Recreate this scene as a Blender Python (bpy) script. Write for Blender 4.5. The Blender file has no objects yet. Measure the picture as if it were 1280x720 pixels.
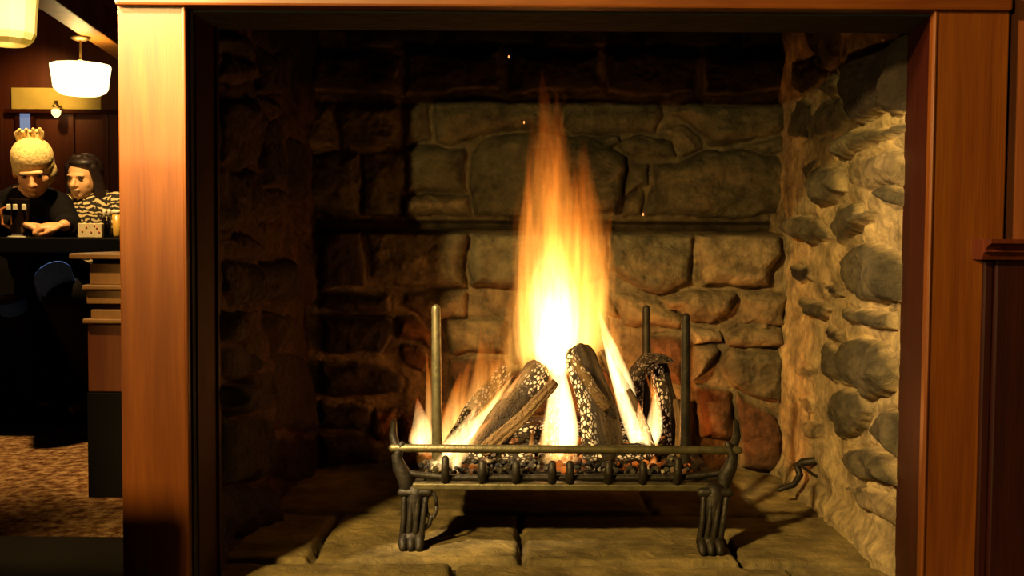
import bpy, bmesh, math, random
import numpy as np
from mathutils import Vector, Matrix, Euler
random.seed(7)
# ------------------------------------------------------------------ camera, world, lights, exposure
sc = bpy.context.scene
FPX = 1371.0
PITCH, ROLL = math.radians(2.7), math.radians(-0.35)
CAMZ = 0.85
cd = bpy.data.cameras.new('camera'); cam = bpy.data.objects.new('camera', cd)
sc.collection.objects.link(cam); sc.camera = cam
cd.sensor_width = 36; cd.lens = 36 * FPX / 1280; cd.clip_start = .05; cd.clip_end = 60
cam.location = (0, 0, CAMZ)
CR = (Matrix.Rotation(math.pi/2 - PITCH, 3, 'X') @ Matrix.Rotation(-ROLL, 3, 'Z'))
cam.rotation_euler = CR.to_euler()
cd.dof.use_dof = False
w = bpy.data.worlds.new('world'); sc.world = w; w.use_nodes = True
w.node_tree.nodes['Background'].inputs[0].default_value = (.05, .04, .03, 1)
w.node_tree.nodes['Background'].inputs[1].default_value = .002
sc.view_settings.view_transform = 'Standard'; sc.view_settings.look = 'None'
sc.view_settings.exposure = 0; sc.view_settings.gamma = 1; sc.view_settings.use_curve_mapping = False
sc.cycles.transparent_max_bounces = 96
sc.cycles.max_bounces = 6

def light(name, kind, loc, col, energy, radius, target=None, cone=None, blend=.5):
    l = bpy.data.lights.new(name, kind); l.color = col; l.energy = energy
    l.shadow_soft_size = radius
    o = bpy.data.objects.new(name, l); sc.collection.objects.link(o); o.location = loc
    if cone: l.spot_size = math.radians(cone); l.spot_blend = blend
    if target:
        o.rotation_euler = (Vector(target)-Vector(loc)).to_track_quat('-Z', 'Y').to_euler()
    return o
# two ceiling lamps of the room, out of the frame to the left and behind the camera
light('far_room_lamp', 'SPOT', (-1.40, -2.0, 1.245), (1, .72, .24), 270, .026, (.2, 2.6, .9), 40, .3)
light('near_room_lamp', 'SPOT', (-1.06, .2, 1.69), (1, .67, .22), 400, .06, (.35, 2.3, .6), 75, .3)
# picture lamp washing the left pilaster
light('pilaster_lamp', 'SPOT', (-.84, 1.30, 1.62), (1, .74, .40), 520, .03, (-.625, 1.70, 1.20), 40, 1.0)
light('mantel_lamp', 'SPOT', (-.98, 1.54, 1.31), (1, .68, .32), 150, .03, (-.3, 1.69, 1.27), 70, 1.0)
# fill spot added above the seated guests; then the lamp of the carpet pool
light('table_fill', 'SPOT', (-1.78, 4.24, 2.3), (1, .64, .24), 230, .05, (-2.0, 4.75, .9), 95, .6)
light('carpet_lamp', 'SPOT', (-2.2, 3.6, 2.2), (1, .52, .18), 270, .04, (-1.75, 3.78, 0), 37, .35)

light('sideboard_fill', 'SPOT', (-1.9, 2.6, 2.2), (1, .60, .22), 150, .04, (-1.32, 3.5, .70), 24, .5)  # unseen spot added to brighten the sideboard edges
light('guest_fill', 'SPOT', (-2.9, 3.4, 1.5), (1, .58, .20), 34, .05, (-2.0, 4.95, 1.17), 24, .6)  # unseen fill spot added for the guests' faces
# ------------------------------------------------------------------ helpers
def ray(px, py):
    return (CR @ Vector(((px-640)/FPX, -(py-360)/FPX, -1))).normalized()
def P(px, py, D):
    r = ray(px, py); return Vector((0, 0, CAMZ)) + r*(D/r.y)
def PX(px, py, X):
    r = ray(px, py); return Vector((0, 0, CAMZ)) + r*(X/r.x)
def S(D): return D/FPX

class MB:
    def __init__(s): s.v = []; s.f = []
    def add(s, vs, fs):
        n = len(s.v); s.v += [tuple(v) for v in vs]; s.f += [tuple(i+n for i in f) for f in fs]; return s
    def box(s, x0, x1, y0, y1, z0, z1):
        return s.add([(x0,y0,z0),(x1,y0,z0),(x1,y1,z0),(x0,y1,z0),(x0,y0,z1),(x1,y0,z1),(x1,y1,z1),(x0,y1,z1)],
            [(0,3,2,1),(4,5,6,7),(0,1,5,4),(1,2,6,5),(2,3,7,6),(3,0,4,7)])
    def tube(s, pts, rad, n=12, round_ends=True):
        pts = [Vector(p) for p in pts]
        if not hasattr(rad, '__len__'): rad = [rad]*len(pts)
        if round_ends:
            def cap(p, q, r):
                d = (p-q).normalized()
                return [(p + d*r*math.sin(a), r*math.cos(a)) for a in (math.pi*.17, math.pi*.33, math.pi*.47)]
            a = cap(pts[0], pts[1], rad[0])[::-1]; b = cap(pts[-1], pts[-2], rad[-1])
            pts = [x[0] for x in a]+pts+[x[0] for x in b]; rad = [x[1] for x in a]+list(rad)+[x[1] for x in b]
        vs = []; fs = []; up = None
        for i, p in enumerate(pts):
            t = (pts[min(i+1, len(pts)-1)]-pts[max(i-1, 0)]).normalized()
            if up is None: up = t.orthogonal().normalized()
            up = (up - t*up.dot(t)).normalized(); sd = t.cross(up)
            for k in range(n):
                a = 2*math.pi*k/n; vs.append(p + (up*math.cos(a)+sd*math.sin(a))*rad[i])
        for i in range(len(pts)-1):
            for k in range(n):
                fs.append((i*n+k, i*n+(k+1) % n, (i+1)*n+(k+1) % n, (i+1)*n+k))
        fs.append(tuple(range(n))[::-1]); fs.append(tuple((len(pts)-1)*n+k for k in range(n)))
        return s.add(vs, fs)
    def lathe(s, c, prof, n=20):
        vs = []; fs = []
        for r, z in prof:
            for k in range(n):
                a = 2*math.pi*k/n; vs.append((c[0]+r*math.cos(a), c[1]+r*math.sin(a), c[2]+z))
        for i in range(len(prof)-1):
            for k in range(n): fs.append((i*n+k, i*n+(k+1) % n, (i+1)*n+(k+1) % n, (i+1)*n+k))
        fs.append(tuple(range(n))[::-1]); fs.append(tuple((len(prof)-1)*n+k for k in range(n)))
        return s.add(vs, fs)
    def ell(s, c, r, M=None, nu=20, nv=12):
        c = Vector(c); vs = []; fs = []
        for j in range(1, nv):
            ph = math.pi*j/nv
            for i in range(nu):
                th = 2*math.pi*i/nu
                v = Vector((r[0]*math.sin(ph)*math.cos(th), r[1]*math.sin(ph)*math.sin(th), r[2]*math.cos(ph)))
                vs.append(c + (M @ v if M else v))
        a = len(vs); t = Vector((0, 0, r[2])); vs.append(c+(M @ t if M else t)); vs.append(c-(M @ t if M else t))
        for j in range(nv-2):
            for i in range(nu):
                fs.append((j*nu+i, (j+1)*nu+i, (j+1)*nu+(i+1) % nu, j*nu+(i+1) % nu))
        for i in range(nu):
            fs.append((a, i, (i+1) % nu)); fs.append((a+1, (nv-2)*nu+(i+1) % nu, (nv-2)*nu+i))
        return s.add(vs, fs)
    def prism(s, prof, x0, x1):      # (y,z) profile extruded along x
        n = len(prof)
        vs = [(x0, a, b) for a, b in prof]+[(x1, a, b) for a, b in prof]
        fs = [tuple(range(n))[::-1], tuple(range(n, 2*n))]+[(i, (i+1) % n, n+(i+1) % n, n+i) for i in range(n)]
        return s.add(vs, fs)
    def build(s, name, mat, parent=None, smooth=False, bevel=0, M=None, origin=None, remesh=0):
        me = bpy.data.meshes.new(name)
        o0 = Vector(origin) if origin is not None else Vector((0, 0, 0))
        if parent is not None and origin is None: o0 = parent.matrix_basis.translation.copy(); loc = Vector((0, 0, 0))
        elif parent is not None: loc = o0-parent.matrix_basis.translation
        else: loc = o0
        me.from_pydata([tuple(Vector(v)-o0) for v in s.v], [], s.f); me.update()
        b = bmesh.new(); b.from_mesh(me); bmesh.ops.recalc_face_normals(b, faces=b.faces); b.to_mesh(me); b.free()
        ob = bpy.data.objects.new(name, me); sc.collection.objects.link(ob); me.materials.append(mat)
        ob.location = loc
        if parent is not None: ob.parent = parent
        if smooth: me.polygons.foreach_set('use_smooth', [True]*len(me.polygons))
        if remesh:
            m = ob.modifiers.new('remesh', 'REMESH'); m.mode = 'VOXEL'; m.voxel_size = remesh; m.use_smooth_shade = True
            m2 = ob.modifiers.new('smooth', 'SMOOTH'); m2.iterations = 4; m2.factor = .5
        if bevel:
            m = ob.modifiers.new('bevel', 'BEVEL'); m.width = bevel; m.segments = 2; m.limit_method = 'ANGLE'
        return ob
def tag(o, label=None, cat=None, group=None, kind=None):
    if label: o['label'] = label
    if cat: o['category'] = cat
    if group: o['group'] = group
    if kind: o['kind'] = kind
    return o
def empty(name, loc, label=None, cat=None, group=None, kind=None):
    o = bpy.data.objects.new(name, None); sc.collection.objects.link(o); o.location = loc; o.empty_display_size = .05
    return tag(o, label, cat, group, kind)
def copy_tree(o, parent=None):
    c = o.copy(); sc.collection.objects.link(c); c.parent = parent
    for ch in [x for x in sc.objects if x.parent == o]: copy_tree(ch, c)
    return c

# ------------------------------------------------------------------ materials
def newmat(name):
    m = bpy.data.materials.new(name); m.use_nodes = True; nt = m.node_tree
    return m, nt, nt.nodes['Principled BSDF'], nt.nodes['Material Output']
def nd(nt, t, **k):
    n = nt.nodes.new(t)
    for a, b in k.items():
        if a in n.inputs: n.inputs[a].default_value = b
        else: setattr(n, a, b)
    return n
def coords(nt, scale, kind='Object'):
    tc = nd(nt, 'ShaderNodeTexCoord'); mp = nd(nt, 'ShaderNodeMapping'); mp.inputs['Scale'].default_value = scale
    nt.links.new(tc.outputs[kind], mp.inputs[0]); return mp.outputs[0]
def ramp(nt, fac, stops):
    r = nd(nt, 'ShaderNodeValToRGB'); e = r.color_ramp.elements
    while len(e) < len(stops): e.new(.5)
    for x, (p, c) in zip(e, stops): x.position = p; x.color = (*c, 1)
    nt.links.new(fac, r.inputs[0]); return r.outputs[0]
def simple(name, col, rough=.6, metal=0, nscale=0, namp=.25, bump=0, bscale=None, emis=None, es=0, spec=.5, coat=0):
    m, nt, b, out = newmat(name)
    b.inputs['Base Color'].default_value = (*col, 1); b.inputs['Roughness'].default_value = rough
    b.inputs['Metallic'].default_value = metal; b.inputs['Specular IOR Level'].default_value = spec
    b.inputs['Coat Weight'].default_value = coat
    if emis: b.inputs['Emission Color'].default_value = (*emis, 1); b.inputs['Emission Strength'].default_value = es
    if nscale:
        v = coords(nt, (1, 1, 1)); n = nd(nt, 'ShaderNodeTexNoise', Scale=nscale, Detail=6.0); nt.links.new(v, n.inputs['Vector'])
        c = ramp(nt, n.outputs['Fac'], [(.3, tuple(x*(1-namp) for x in col)), (.7, tuple(min(1, x*(1+namp)) for x in col))])
        nt.links.new(c, b.inputs['Base Color'])
        if bump:
            n2 = nd(nt, 'ShaderNodeTexNoise', Scale=bscale or nscale*3, Detail=8.0); nt.links.new(v, n2.inputs['Vector'])
            bp = nd(nt, 'ShaderNodeBump', Strength=1.0, Distance=bump); nt.links.new(n2.outputs['Fac'], bp.inputs['Height'])
            nt.links.new(bp.outputs[0], b.inputs['Normal'])
    return m
def wood(name, c0, c1, rough=.38, sc_=(14, 14, 1.0), coat=.03, streak=1.0):
    m, nt, b, out = newmat(name)
    if c1[0] < .2 and c1[2] < .0025: b.inputs['Specular IOR Level'].default_value = .28
    if c1[0] < .08: b.inputs['Specular IOR Level'].default_value = .12; coat = 0
    v = coords(nt, sc_)
    n = nd(nt, 'ShaderNodeTexNoise', Scale=2.2, Detail=9.0, Roughness=.62, Distortion=.35); nt.links.new(v, n.inputs['Vector'])
    v2 = coords(nt, (sc_[0]*7, sc_[1]*7, sc_[2]*3))
    n2 = nd(nt, 'ShaderNodeTexNoise', Scale=3.0, Detail=4.0); nt.links.new(v2, n2.inputs['Vector'])
    mx = nd(nt, 'ShaderNodeMath', operation='MULTIPLY_ADD'); mx.inputs[1].default_value = .25*streak
    nt.links.new(n2.outputs['Fac'], mx.inputs[0]); nt.links.new(n.outputs['Fac'], mx.inputs[2])
    c = ramp(nt, mx.outputs[0], [(.38, c0), (.62, tuple((a+b_)/2 for a, b_ in zip(c0, c1))), (.82, c1)])
    nt.links.new(c, b.inputs['Base Color']); b.inputs['Roughness'].default_value = rough; b.inputs['Coat Weight'].default_value = coat
    b.inputs['Coat Roughness'].default_value = .3
    bp = nd(nt, 'ShaderNodeBump', Strength=.35, Distance=.001); nt.links.new(n2.outputs['Fac'], bp.inputs['Height']); nt.links.new(bp.outputs[0], b.inputs['Normal'])
    return m
def stone_mat(name, nscale=20, bump=.0075):
    m, nt, b, out = newmat(name)
    at = nd(nt, 'ShaderNodeAttribute', attribute_name='tone')
    v = coords(nt, (1, 1, 1))
    n = nd(nt, 'ShaderNodeTexNoise', Scale=nscale, Detail=10.0, Roughness=.65); nt.links.new(v, n.inputs['Vector'])
    c = ramp(nt, n.outputs['Fac'], [(.30, (.30, .28, .25)), (.5, (.85, .83, .8)), (.70, (1.45, 1.38, 1.2))])
    mx = nd(nt, 'ShaderNodeMix', data_type='RGBA', blend_type='MULTIPLY'); mx.inputs['Factor'].default_value = 1
    nt.links.new(at.outputs['Color'], mx.inputs['A']); nt.links.new(c, mx.inputs['B'])
    nt.links.new(mx.outputs['Result'], b.inputs['Base Color']); b.inputs['Roughness'].default_value = .82
    b.inputs['Specular IOR Level'].default_value = .3
    n2 = nd(nt, 'ShaderNodeTexNoise', Scale=nscale*2.2, Detail=12.0, Roughness=.68, Distortion=.4); nt.links.new(v, n2.inputs['Vector'])
    bp = nd(nt, 'ShaderNodeBump', Strength=1.0, Distance=bump*1.6); nt.links.new(n2.outputs['Fac'], bp.inputs['Height']); nt.links.new(bp.outputs[0], b.inputs['Normal'])
    return m
M = {}
M['stone'] = stone_mat('field_stone')
M['slate'] = stone_mat('hearth_slate', 9, .010)
M['post'] = wood('mahogany', (.055, .0115, .0009), (.12, .033, .002), .42)
M['post_dark'] = wood('dark_mahogany', (.03, .006, .003), (.07, .014, .005), .4)
M['post_h'] = wood('mahogany_lintel', (.055, .0115, .0009), (.12, .033, .002), .42, (1, 14, 14))
M['panel'] = wood('brown_panel', (.09, .022, .004), (.17, .045, .009), .5)
M['redpanel'] = wood('red_panel', (.09, .018, .010), (.15, .032, .016), .5, (5, 5, .6))
M['cab'] = wood('cabinet_oak', (.20, .10, .03), (.36, .19, .06), .42, (3, 3, 3))
M['iron'] = simple('cast_iron', (.028, .022, .014), .55, .6, 40, .5, .0015, 120)
M['bar'] = simple('iron_bar', (.12, .10, .045), .45, .6, 60, .3, .0008, 200)
M['reveal'] = wood('dark_red_trim', (.012, .0015, .0008), (.028, .004, .0016), .5)
M['shadow_red'] = wood('shaded_red_panel', (.008, .0012, .0008), (.018, .0028, .0014), .55)  # red panel taken near black: shade below the ledge put into the colour
M['soot_shade'] = simple('soot_shade', (.006, .0055, .005), .95, 0, 8, .4, .01, 20)
M['black'] = simple('black_stain_shade', (.005, .004, .003), .7, 0, 8, .3, spec=.1)  # wood stain; also stands in for shade on sideboard base and shins
M['carpet'] = None

# ------------------------------------------------------------------ numpy noise + masonry heightfields
def vnoise(x, y, seed):
    rs = np.random.RandomState(seed); T = rs.rand(64, 64)
    xi = np.floor(x).astype(int); yi = np.floor(y).astype(int); fx = x-xi; fy = y-yi
    fx = fx*fx*(3-2*fx); fy = fy*fy*(3-2*fy)
    a = T[xi % 64, yi % 64]; b = T[(xi+1) % 64, yi % 64]; c = T[xi % 64, (yi+1) % 64]; d = T[(xi+1) % 64, (yi+1) % 64]
    return (a*(1-fx)+b*fx)*(1-fy)+(c*(1-fx)+d*fx)*fy - .5
def fbm(x, y, f, seed, octv=4, g=.5):
    s = 0; a = 1
    for i in range(octv): s = s+a*vnoise(x*f+i*7.3, y*f+i*3.1, seed+i); a *= g; f *= 2.03
    return s
def polysd(px, py, poly):
    n = len(poly); d = np.full(px.shape, 1e9); ins = np.zeros(px.shape, bool)
    for i in range(n):
        x0, y0 = poly[i]; x1, y1 = poly[(i+1) % n]
        ex, ey = x1-x0, y1-y0; L = ex*ex+ey*ey+1e-12
        t = np.clip(((px-x0)*ex+(py-y0)*ey)/L, 0, 1)
        d = np.minimum(d, np.hypot(px-x0-t*ex, py-y0-t*ey))
        if abs(y1-y0) > 1e-9:
            c = ((y0 > py) != (y1 > py)) & (px < (x1-x0)*(py-y0)/(y1-y0)+x0); ins ^= c
    return np.where(ins, d, -d)
def masonry(name, polys, u0, u1, v0, v1, res, mapf, mortar, seed, base=None, tiltk=1.0, soot_shade=None, edge=None, wob=.008, mat=None, round_w=.035, rough=.011, label=None, clefts=0, mortar_bump=.008):
    nu = int((u1-u0)/res)+1; nv = int((v1-v0)/res)+1
    U, V = np.meshgrid(np.linspace(u0, u1, nu), np.linspace(v0, v1, nv))
    wu = U+wob*2*fbm(U, V, 14, seed+50, 3); wv = V+wob*2*fbm(U+9, V+4, 14, seed+60, 3)
    H = mortar_bump*2*fbm(U, V, 9, seed+10, 4)
    col = np.zeros((nv, nu, 3)); H = H + .0045*fbm(U, V, 45, seed+15, 3, .6); mt = np.array(mortar)
    col[:] = mt; col *= (1+.5*fbm(U, V, 12, seed+20, 4))[..., None]
    for k, (poly, h, tone) in enumerate(polys):
        pu = [p[0] for p in poly]; pv = [p[1] for p in poly]
        i0 = max(0, int((min(pu)-.05-u0)/res)); i1 = min(nu, int((max(pu)+.05-u0)/res)+2)
        j0 = max(0, int((min(pv)-.05-v0)/res)); j1 = min(nv, int((max(pv)+.05-v0)/res)+2)
        if i1 <= i0 or j1 <= j0: continue
        sl = (slice(j0, j1), slice(i0, i1))
        d = polysd(wu[sl], wv[sl], poly)
        size = min(max(pu)-min(pu), max(pv)-min(pv)); rw = min(round_w, size*.45)
        t = np.clip(d/rw, 0, 1); prof = np.sqrt(np.clip(1-(1-t)**2, 0, 1))
        rs = np.random.RandomState(seed+k*13)
        tilt = tiltk*((U[sl]-np.mean(pu))*rs.uniform(-.18, .18)+(V[sl]-np.mean(pv))*rs.uniform(-.22, .1))
        nz = rough*(1.3*fbm(U[sl]+k, V[sl]+k*2, 13, seed+k, 5, .62) - .9*np.abs(fbm(U[sl]*.8+k, V[sl]*1.3-k, 11, seed+k+5, 4, .6)))
        if clefts: nz = nz + clefts*np.round(4*fbm(U[sl]*.5+k, V[sl]+k, 5, seed+k+3, 3))/4
        hh = prof*(h+tilt)+nz*np.clip(t*2, 0, 1)
        m = d > 0
        H[sl] = np.where(m, np.maximum(H[sl]*(1-t)+hh, H[sl]*(1-t)+hh), H[sl]-np.clip(.010+d, 0, .010)*.5)
        tn = np.array(tone)*(1+.35*fbm(U[sl]+3*k, V[sl], 8, seed+k+7, 4))[..., None]
        a = np.clip(d/.006, 0, 1)[..., None]
        col[sl] = col[sl]*(1-a)+tn*a
    if soot_shade: col *= (1-.93*np.clip((V+.08*fbm(U, V, 6, seed+31, 4)-soot_shade)/.07, 0, 1))[..., None]  # flue soot and lintel shade painted together: tone near-black above this height
    if base is not None: H = H+base(U, V)
    if edge: H = H*np.clip((U-edge)/.03, 0, 1)**.6+.002
    co = mapf(U, V, H).reshape(-1, 3)
    idx = np.arange(nu*nv).reshape(nv, nu)
    q = np.stack([idx[:-1, :-1], idx[:-1, 1:], idx[1:, 1:], idx[1:, :-1]], -1).reshape(-1, 4)
    me = bpy.data.meshes.new(name)
    me.vertices.add(len(co)); me.vertices.foreach_set('co', co.astype(np.float32).ravel())
    me.loops.add(q.size); me.loops.foreach_set('vertex_index', q.astype(np.int32).ravel())
    me.polygons.add(len(q)); me.polygons.foreach_set('loop_start', np.arange(0, q.size, 4, dtype=np.int32))
    me.polygons.foreach_set('use_smooth', np.ones(len(q), bool))
    me.update(calc_edges=True)
    ca = me.attributes.new('tone', 'FLOAT_COLOR', 'POINT')
    ca.data.foreach_set('color', np.concatenate([np.clip(col.reshape(-1, 3), 0, 1), np.ones((nu*nv, 1))], 1).astype(np.float32).ravel())
    me.materials.append(mat or M['stone'])
    o = bpy.data.objects.new(name, me); sc.collection.objects.link(o); return o

YB = 2.68; XR = .668; XL = -.503; ZH = .27; ZL = 1.273-.07
YF = 1.70
ZL = P(640, 11, YF).z
def C(ox, oy, s): return lambda pts: [(ox+x/s, oy+y/s) for x, y in pts]
c6 = C(480, 60, 2.323); cA = C(380, 260, 4.5); cB = C(380, 400, 4.5); cC = C(820, 260, 4.5); cD = C(820, 400, 3.75)
cE = C(980, 30, 4.5); cF = C(980, 180, 4.5); cG = C(980, 330, 4.5); cH = C(980, 480, 3); cI = C(250, 40, 3); cJ = C(250, 270, 2.88)
cP = lambda p: p
GREY = (.12, .098, .053); TAN = (.19, .14, .072); DK = (.026, .016, .009); RUST = (.12, .055, .022); PALE = (.28, .215, .115)  # DK also puts shade of the back wall's left and top into colour
BACKU = [
 (c6, [(-260,155),(-150,155),(-150,300),(-260,300)], .03, GREY), (c6, [(-140,155),(45,155),(48,270),(-140,290)], .03, GREY),
 (c6, [(-250,310),(-80,300),(-80,480),(-250,480)], .03, GREY), (c6, [(-70,300),(50,290),(52,480),(-70,480)], .03, GREY),
 (c6, [(58,155),(130,155),(135,272),(58,276)], .03, GREY), (c6, [(145,150),(520,150),(515,225),(430,230),(370,232),(270,255),(180,276),(148,274)], .035, GREY),
 (c6, [(532,150),(815,150),(828,190),(795,240),(640,245),(560,240),(525,215)], .03, GREY),
 (c6, [(58,285),(235,285),(240,415),(60,418)], .04, GREY), (c6, [(58,428),(240,424),(250,486),(58,490)], .04, TAN),
 (c6, [(252,300),(300,262),(380,240),(480,235),(600,252),(660,285),(700,315),(706,350),(692,430),(670,484),(260,486),(252,400)], .05, GREY),
 (c6, [(590,250),(680,250),(688,280),(650,286)], .02, GREY), (c6, [(690,265),(750,248),(840,264),(852,315),(780,320),(700,308),(680,290)], .035, GREY),
 (c6, [(712,328),(772,340),(770,400),(700,420)], .03, GREY), (c6, [(698,432),(758,405),(760,440),(750,486),(690,486)], .03, TAN),
 (c6, [(785,345),(850,335),(930,300),(1040,292),(1180,328),(1178,484),(990,490),(762,492),(755,460),(785,400)], .055, GREY),
 (c6, [(835,188),(880,158),(1180,158),(1170,238),(1060,272),(945,286),(925,250),(880,215)], .045, GREY),
 (c6, [(812,232),(868,222),(918,248),(928,292),(870,312),(850,270)], .03, TAN), (c6, [(1062,288),(1180,250),(1182,318),(1100,308)], .025, GREY)]
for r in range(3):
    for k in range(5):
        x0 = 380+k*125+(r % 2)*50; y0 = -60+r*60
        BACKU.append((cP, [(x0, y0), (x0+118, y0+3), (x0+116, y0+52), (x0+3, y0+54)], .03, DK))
BACKL = [
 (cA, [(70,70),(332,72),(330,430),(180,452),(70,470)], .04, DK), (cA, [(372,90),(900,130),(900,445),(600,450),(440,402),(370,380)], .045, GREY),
 (cP, [(586,290),(680,288),(760,290),(760,350),(660,362),(586,360)], .045, GREY),
 (c6, [(650,535),(780,540),(905,550),(892,690),(820,712),(740,700),(650,640)], .05, GREY),
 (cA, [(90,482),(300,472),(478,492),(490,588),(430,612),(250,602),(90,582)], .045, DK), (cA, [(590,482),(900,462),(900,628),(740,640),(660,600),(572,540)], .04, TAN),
 (cP, [(400,396),(482,398),(489,404),(489,425),(475,446),(455,444),(400,440)], .05, DK),
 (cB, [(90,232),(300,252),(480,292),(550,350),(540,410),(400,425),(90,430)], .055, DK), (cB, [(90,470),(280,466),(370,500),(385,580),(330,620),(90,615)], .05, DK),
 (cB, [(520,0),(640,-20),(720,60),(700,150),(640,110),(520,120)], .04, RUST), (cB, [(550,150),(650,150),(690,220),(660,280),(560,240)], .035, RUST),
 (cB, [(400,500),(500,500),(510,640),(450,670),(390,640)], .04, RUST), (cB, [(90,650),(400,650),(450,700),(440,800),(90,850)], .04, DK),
 (cP, [(556,402),(630,400),(634,440),(560,442)], .04, TAN), (cP, [(560,450),(630,448),(634,500),(566,505)], .04, RUST), (cP, [(640,400),(760,400),(765,450),(640,450)], .04, TAN),
 (cP, [(640,460),(760,458),(765,520),(640,520)], .04, RUST), (cP, [(500,520),(640,520),(640,580),(500,580)], .04, RUST),
 (cP, [(766,366),(822,376),(858,400),(850,410),(776,406)], .04, TAN), (cP, [(650,368),(760,368),(770,395),(650,395)], .04, TAN),
 (cC, [(245,158),(520,142),(700,152),(700,260),(640,350),(640,450),(260,450)], .04, TAN), (cC, [(20,502),(230,468),(460,492),(430,600),(330,655),(200,640),(60,560)], .05, TAN),
 (cC, [(492,492),(730,484),(740,660),(600,680),(488,650)], .045, TAN), (cD, [(165,30),(308,60),(318,108),(170,120)], .035, PALE),
 (cD, [(322,90),(400,22),(600,30),(610,130),(450,138),(340,122)], .045, TAN), (cD, [(170,135),(260,118),(300,150),(250,240),(170,290)], .045, TAN),
 (cD, [(310,230),(360,152),(480,134),(600,162),(602,400),(500,378),(380,318)], .06, GREY), (cD, [(390,345),(560,462),(602,560),(560,700),(400,700),(385,480)], .045, RUST),
 (cD, [(190,302),(362,332),(372,580),(220,560)], .045, RUST), (cD, [(-40,80),(118,80),(120,300),(-20,280)], .04, RUST),
 (cP, [(770,500),(870,505),(870,580),(770,580)], .04, RUST)]
def mapped(lst, f, k=1): return [([f(*q) for q in cv(pts)], h*k, t) for cv, pts, h, t in lst]
def bz(px, py): p = P(px, py, YB); return (p.x, p.z)
zs = P(640, 282, YB).z
def mapb(off): return lambda U, V, H: np.stack([U, YB+off-H, V], -1)
stuff = masonry('wall_back_upper', mapped(BACKU, lambda a, b: (lambda p: (p.x, p.z))(P(a, b, YB+.05))), -.60, .78, zs-.03, 1.62, .0034, mapb(.09), TAN, 11, soot_shade=1.26,
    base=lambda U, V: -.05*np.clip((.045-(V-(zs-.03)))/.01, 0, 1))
tag(stuff, kind='structure')
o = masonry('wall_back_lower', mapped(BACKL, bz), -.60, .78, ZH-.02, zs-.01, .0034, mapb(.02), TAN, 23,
    base=lambda U, V: -.07*np.clip((V-(zs-.022))/.012, 0, 1), mortar_bump=.006)
tag(o, kind='structure')
GREY = (.078, .062, .033)
RIGHT = [
 (cE, [(300,230),(350,180),(480,100),(720,10),(720,250),(645,490),(560,470),(430,560),(400,575),(330,420),(295,300)], .05, DK),
 (cE, [(160,430),(240,410),(310,430),(340,540),(270,610),(150,660),(120,560)], .04, GREY), (cE, [(170,330),(240,280),(290,310),(290,380),(180,395)], .03, GREY),
 (cE, [(280,660),(360,600),(500,590),(700,545),(700,610),(540,640),(400,715),(290,780)], .05, GREY),
 (cE, [(20,200),(150,180),(160,300),(60,400),(20,380)], .03, GREY), (cE, [(60,0),(280,0),(280,200),(160,250),(80,160)], .03, GREY), (cE, [(20,430),(100,440),(110,640),(20,640)], .03, GREY),
 (cF, [(105,120),(140,80),(180,90),(150,150),(115,200)], .025, GREY), (cF, [(125,220),(160,150),(220,140),(300,170),(310,250),(240,310),(190,325),(140,270)], .045, GREY),
 (cF, [(325,110),(560,40),(640,110),(650,200),(560,240),(450,270),(350,220),(315,160)], .03, TAN), (cF, [(510,260),(620,220),(670,240),(650,320),(590,350),(530,320)], .05, GREY),
 (cF, [(220,430),(290,340),(380,340),(410,400),(470,370),(440,440),(370,500),(290,545),(230,500)], .05, GREY), (cF, [(20,450),(70,410),(170,430),(225,520),(190,550),(90,560),(30,520)], .045, GREY),
 (cG, [(280,-25),(350,-95),(480,-105),(660,-10),(665,190),(500,212),(380,190),(300,80)], .055, GREY),
 (cG, [(20,30),(90,10),(130,110),(60,100)], .03, DK), (cG, [(170,120),(280,130),(300,180),(220,175)], .025, DK), (cG, [(60,200),(200,240),(240,260),(180,340),(110,300)], .035, GREY),
 (cG, [(315,240),(560,270),(565,365),(430,350),(350,310)], .045, GREY), (cG, [(230,350),(290,370),(280,430),(230,400)], .025, DK), (cG, [(190,460),(250,450),(310,560),(340,680),(260,670),(200,600)], .03, GREY),
 (cG, [(305,470),(350,430),(500,440),(580,530),(600,640),(560,720),(430,760),(340,660),(310,560)], .055, GREY), (cG, [(60,580),(100,570),(145,620),(110,655),(70,630)], .02, TAN),
 (cG, [(610,400),(680,380),(680,700),(620,640)], .03, GREY),
 (cH, [(150,60),(200,10),(270,30),(300,100),(270,160),(200,190),(155,140)], .05, GREY), (cH, [(310,160),(350,100),(420,110),(420,280),(360,260),(310,200)], .045, GREY),
 (cH, [(195,240),(260,225),(380,300),(388,370),(330,380),(240,340),(205,290)], .05, GREY), (cH, [(215,395),(270,385),(395,475),(395,545),(280,480)], .025, TAN), (cH, [(30,50),(70,40),(90,110),(60,100)], .018, TAN),
 (cH, [(60,130),(120,140),(130,200),(80,190)], .015, TAN)]
def rz(px, py): p = PX(px, py, XR-.02); return (p.y, p.z)
def mapr(U, V, H): return np.stack([XR-H, U, V], -1)
def baser(U, V):   # mortar kerb at the foot of the wall
    return .02*np.clip((ZH+.05-V)/.03, 0, 1) + .018*fbm(U, V, 5, 91, 3)
o = masonry('wall_right', mapped(RIGHT, rz, .64), 1.80, 2.80, ZH-.02, 1.55, .0032, mapr, (.36, .27, .135), 41, soot_shade=1.29, edge=1.862, base=baser, round_w=.04, mortar_bump=.008, rough=.013)
tag(o, kind='structure')
GREY = (.034, .016, .008); TAN = (.052, .025, .012); DK = (.018, .009, .005)  # left wall palette reddened and darkened: firelit gloom put into the stone colours
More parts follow.
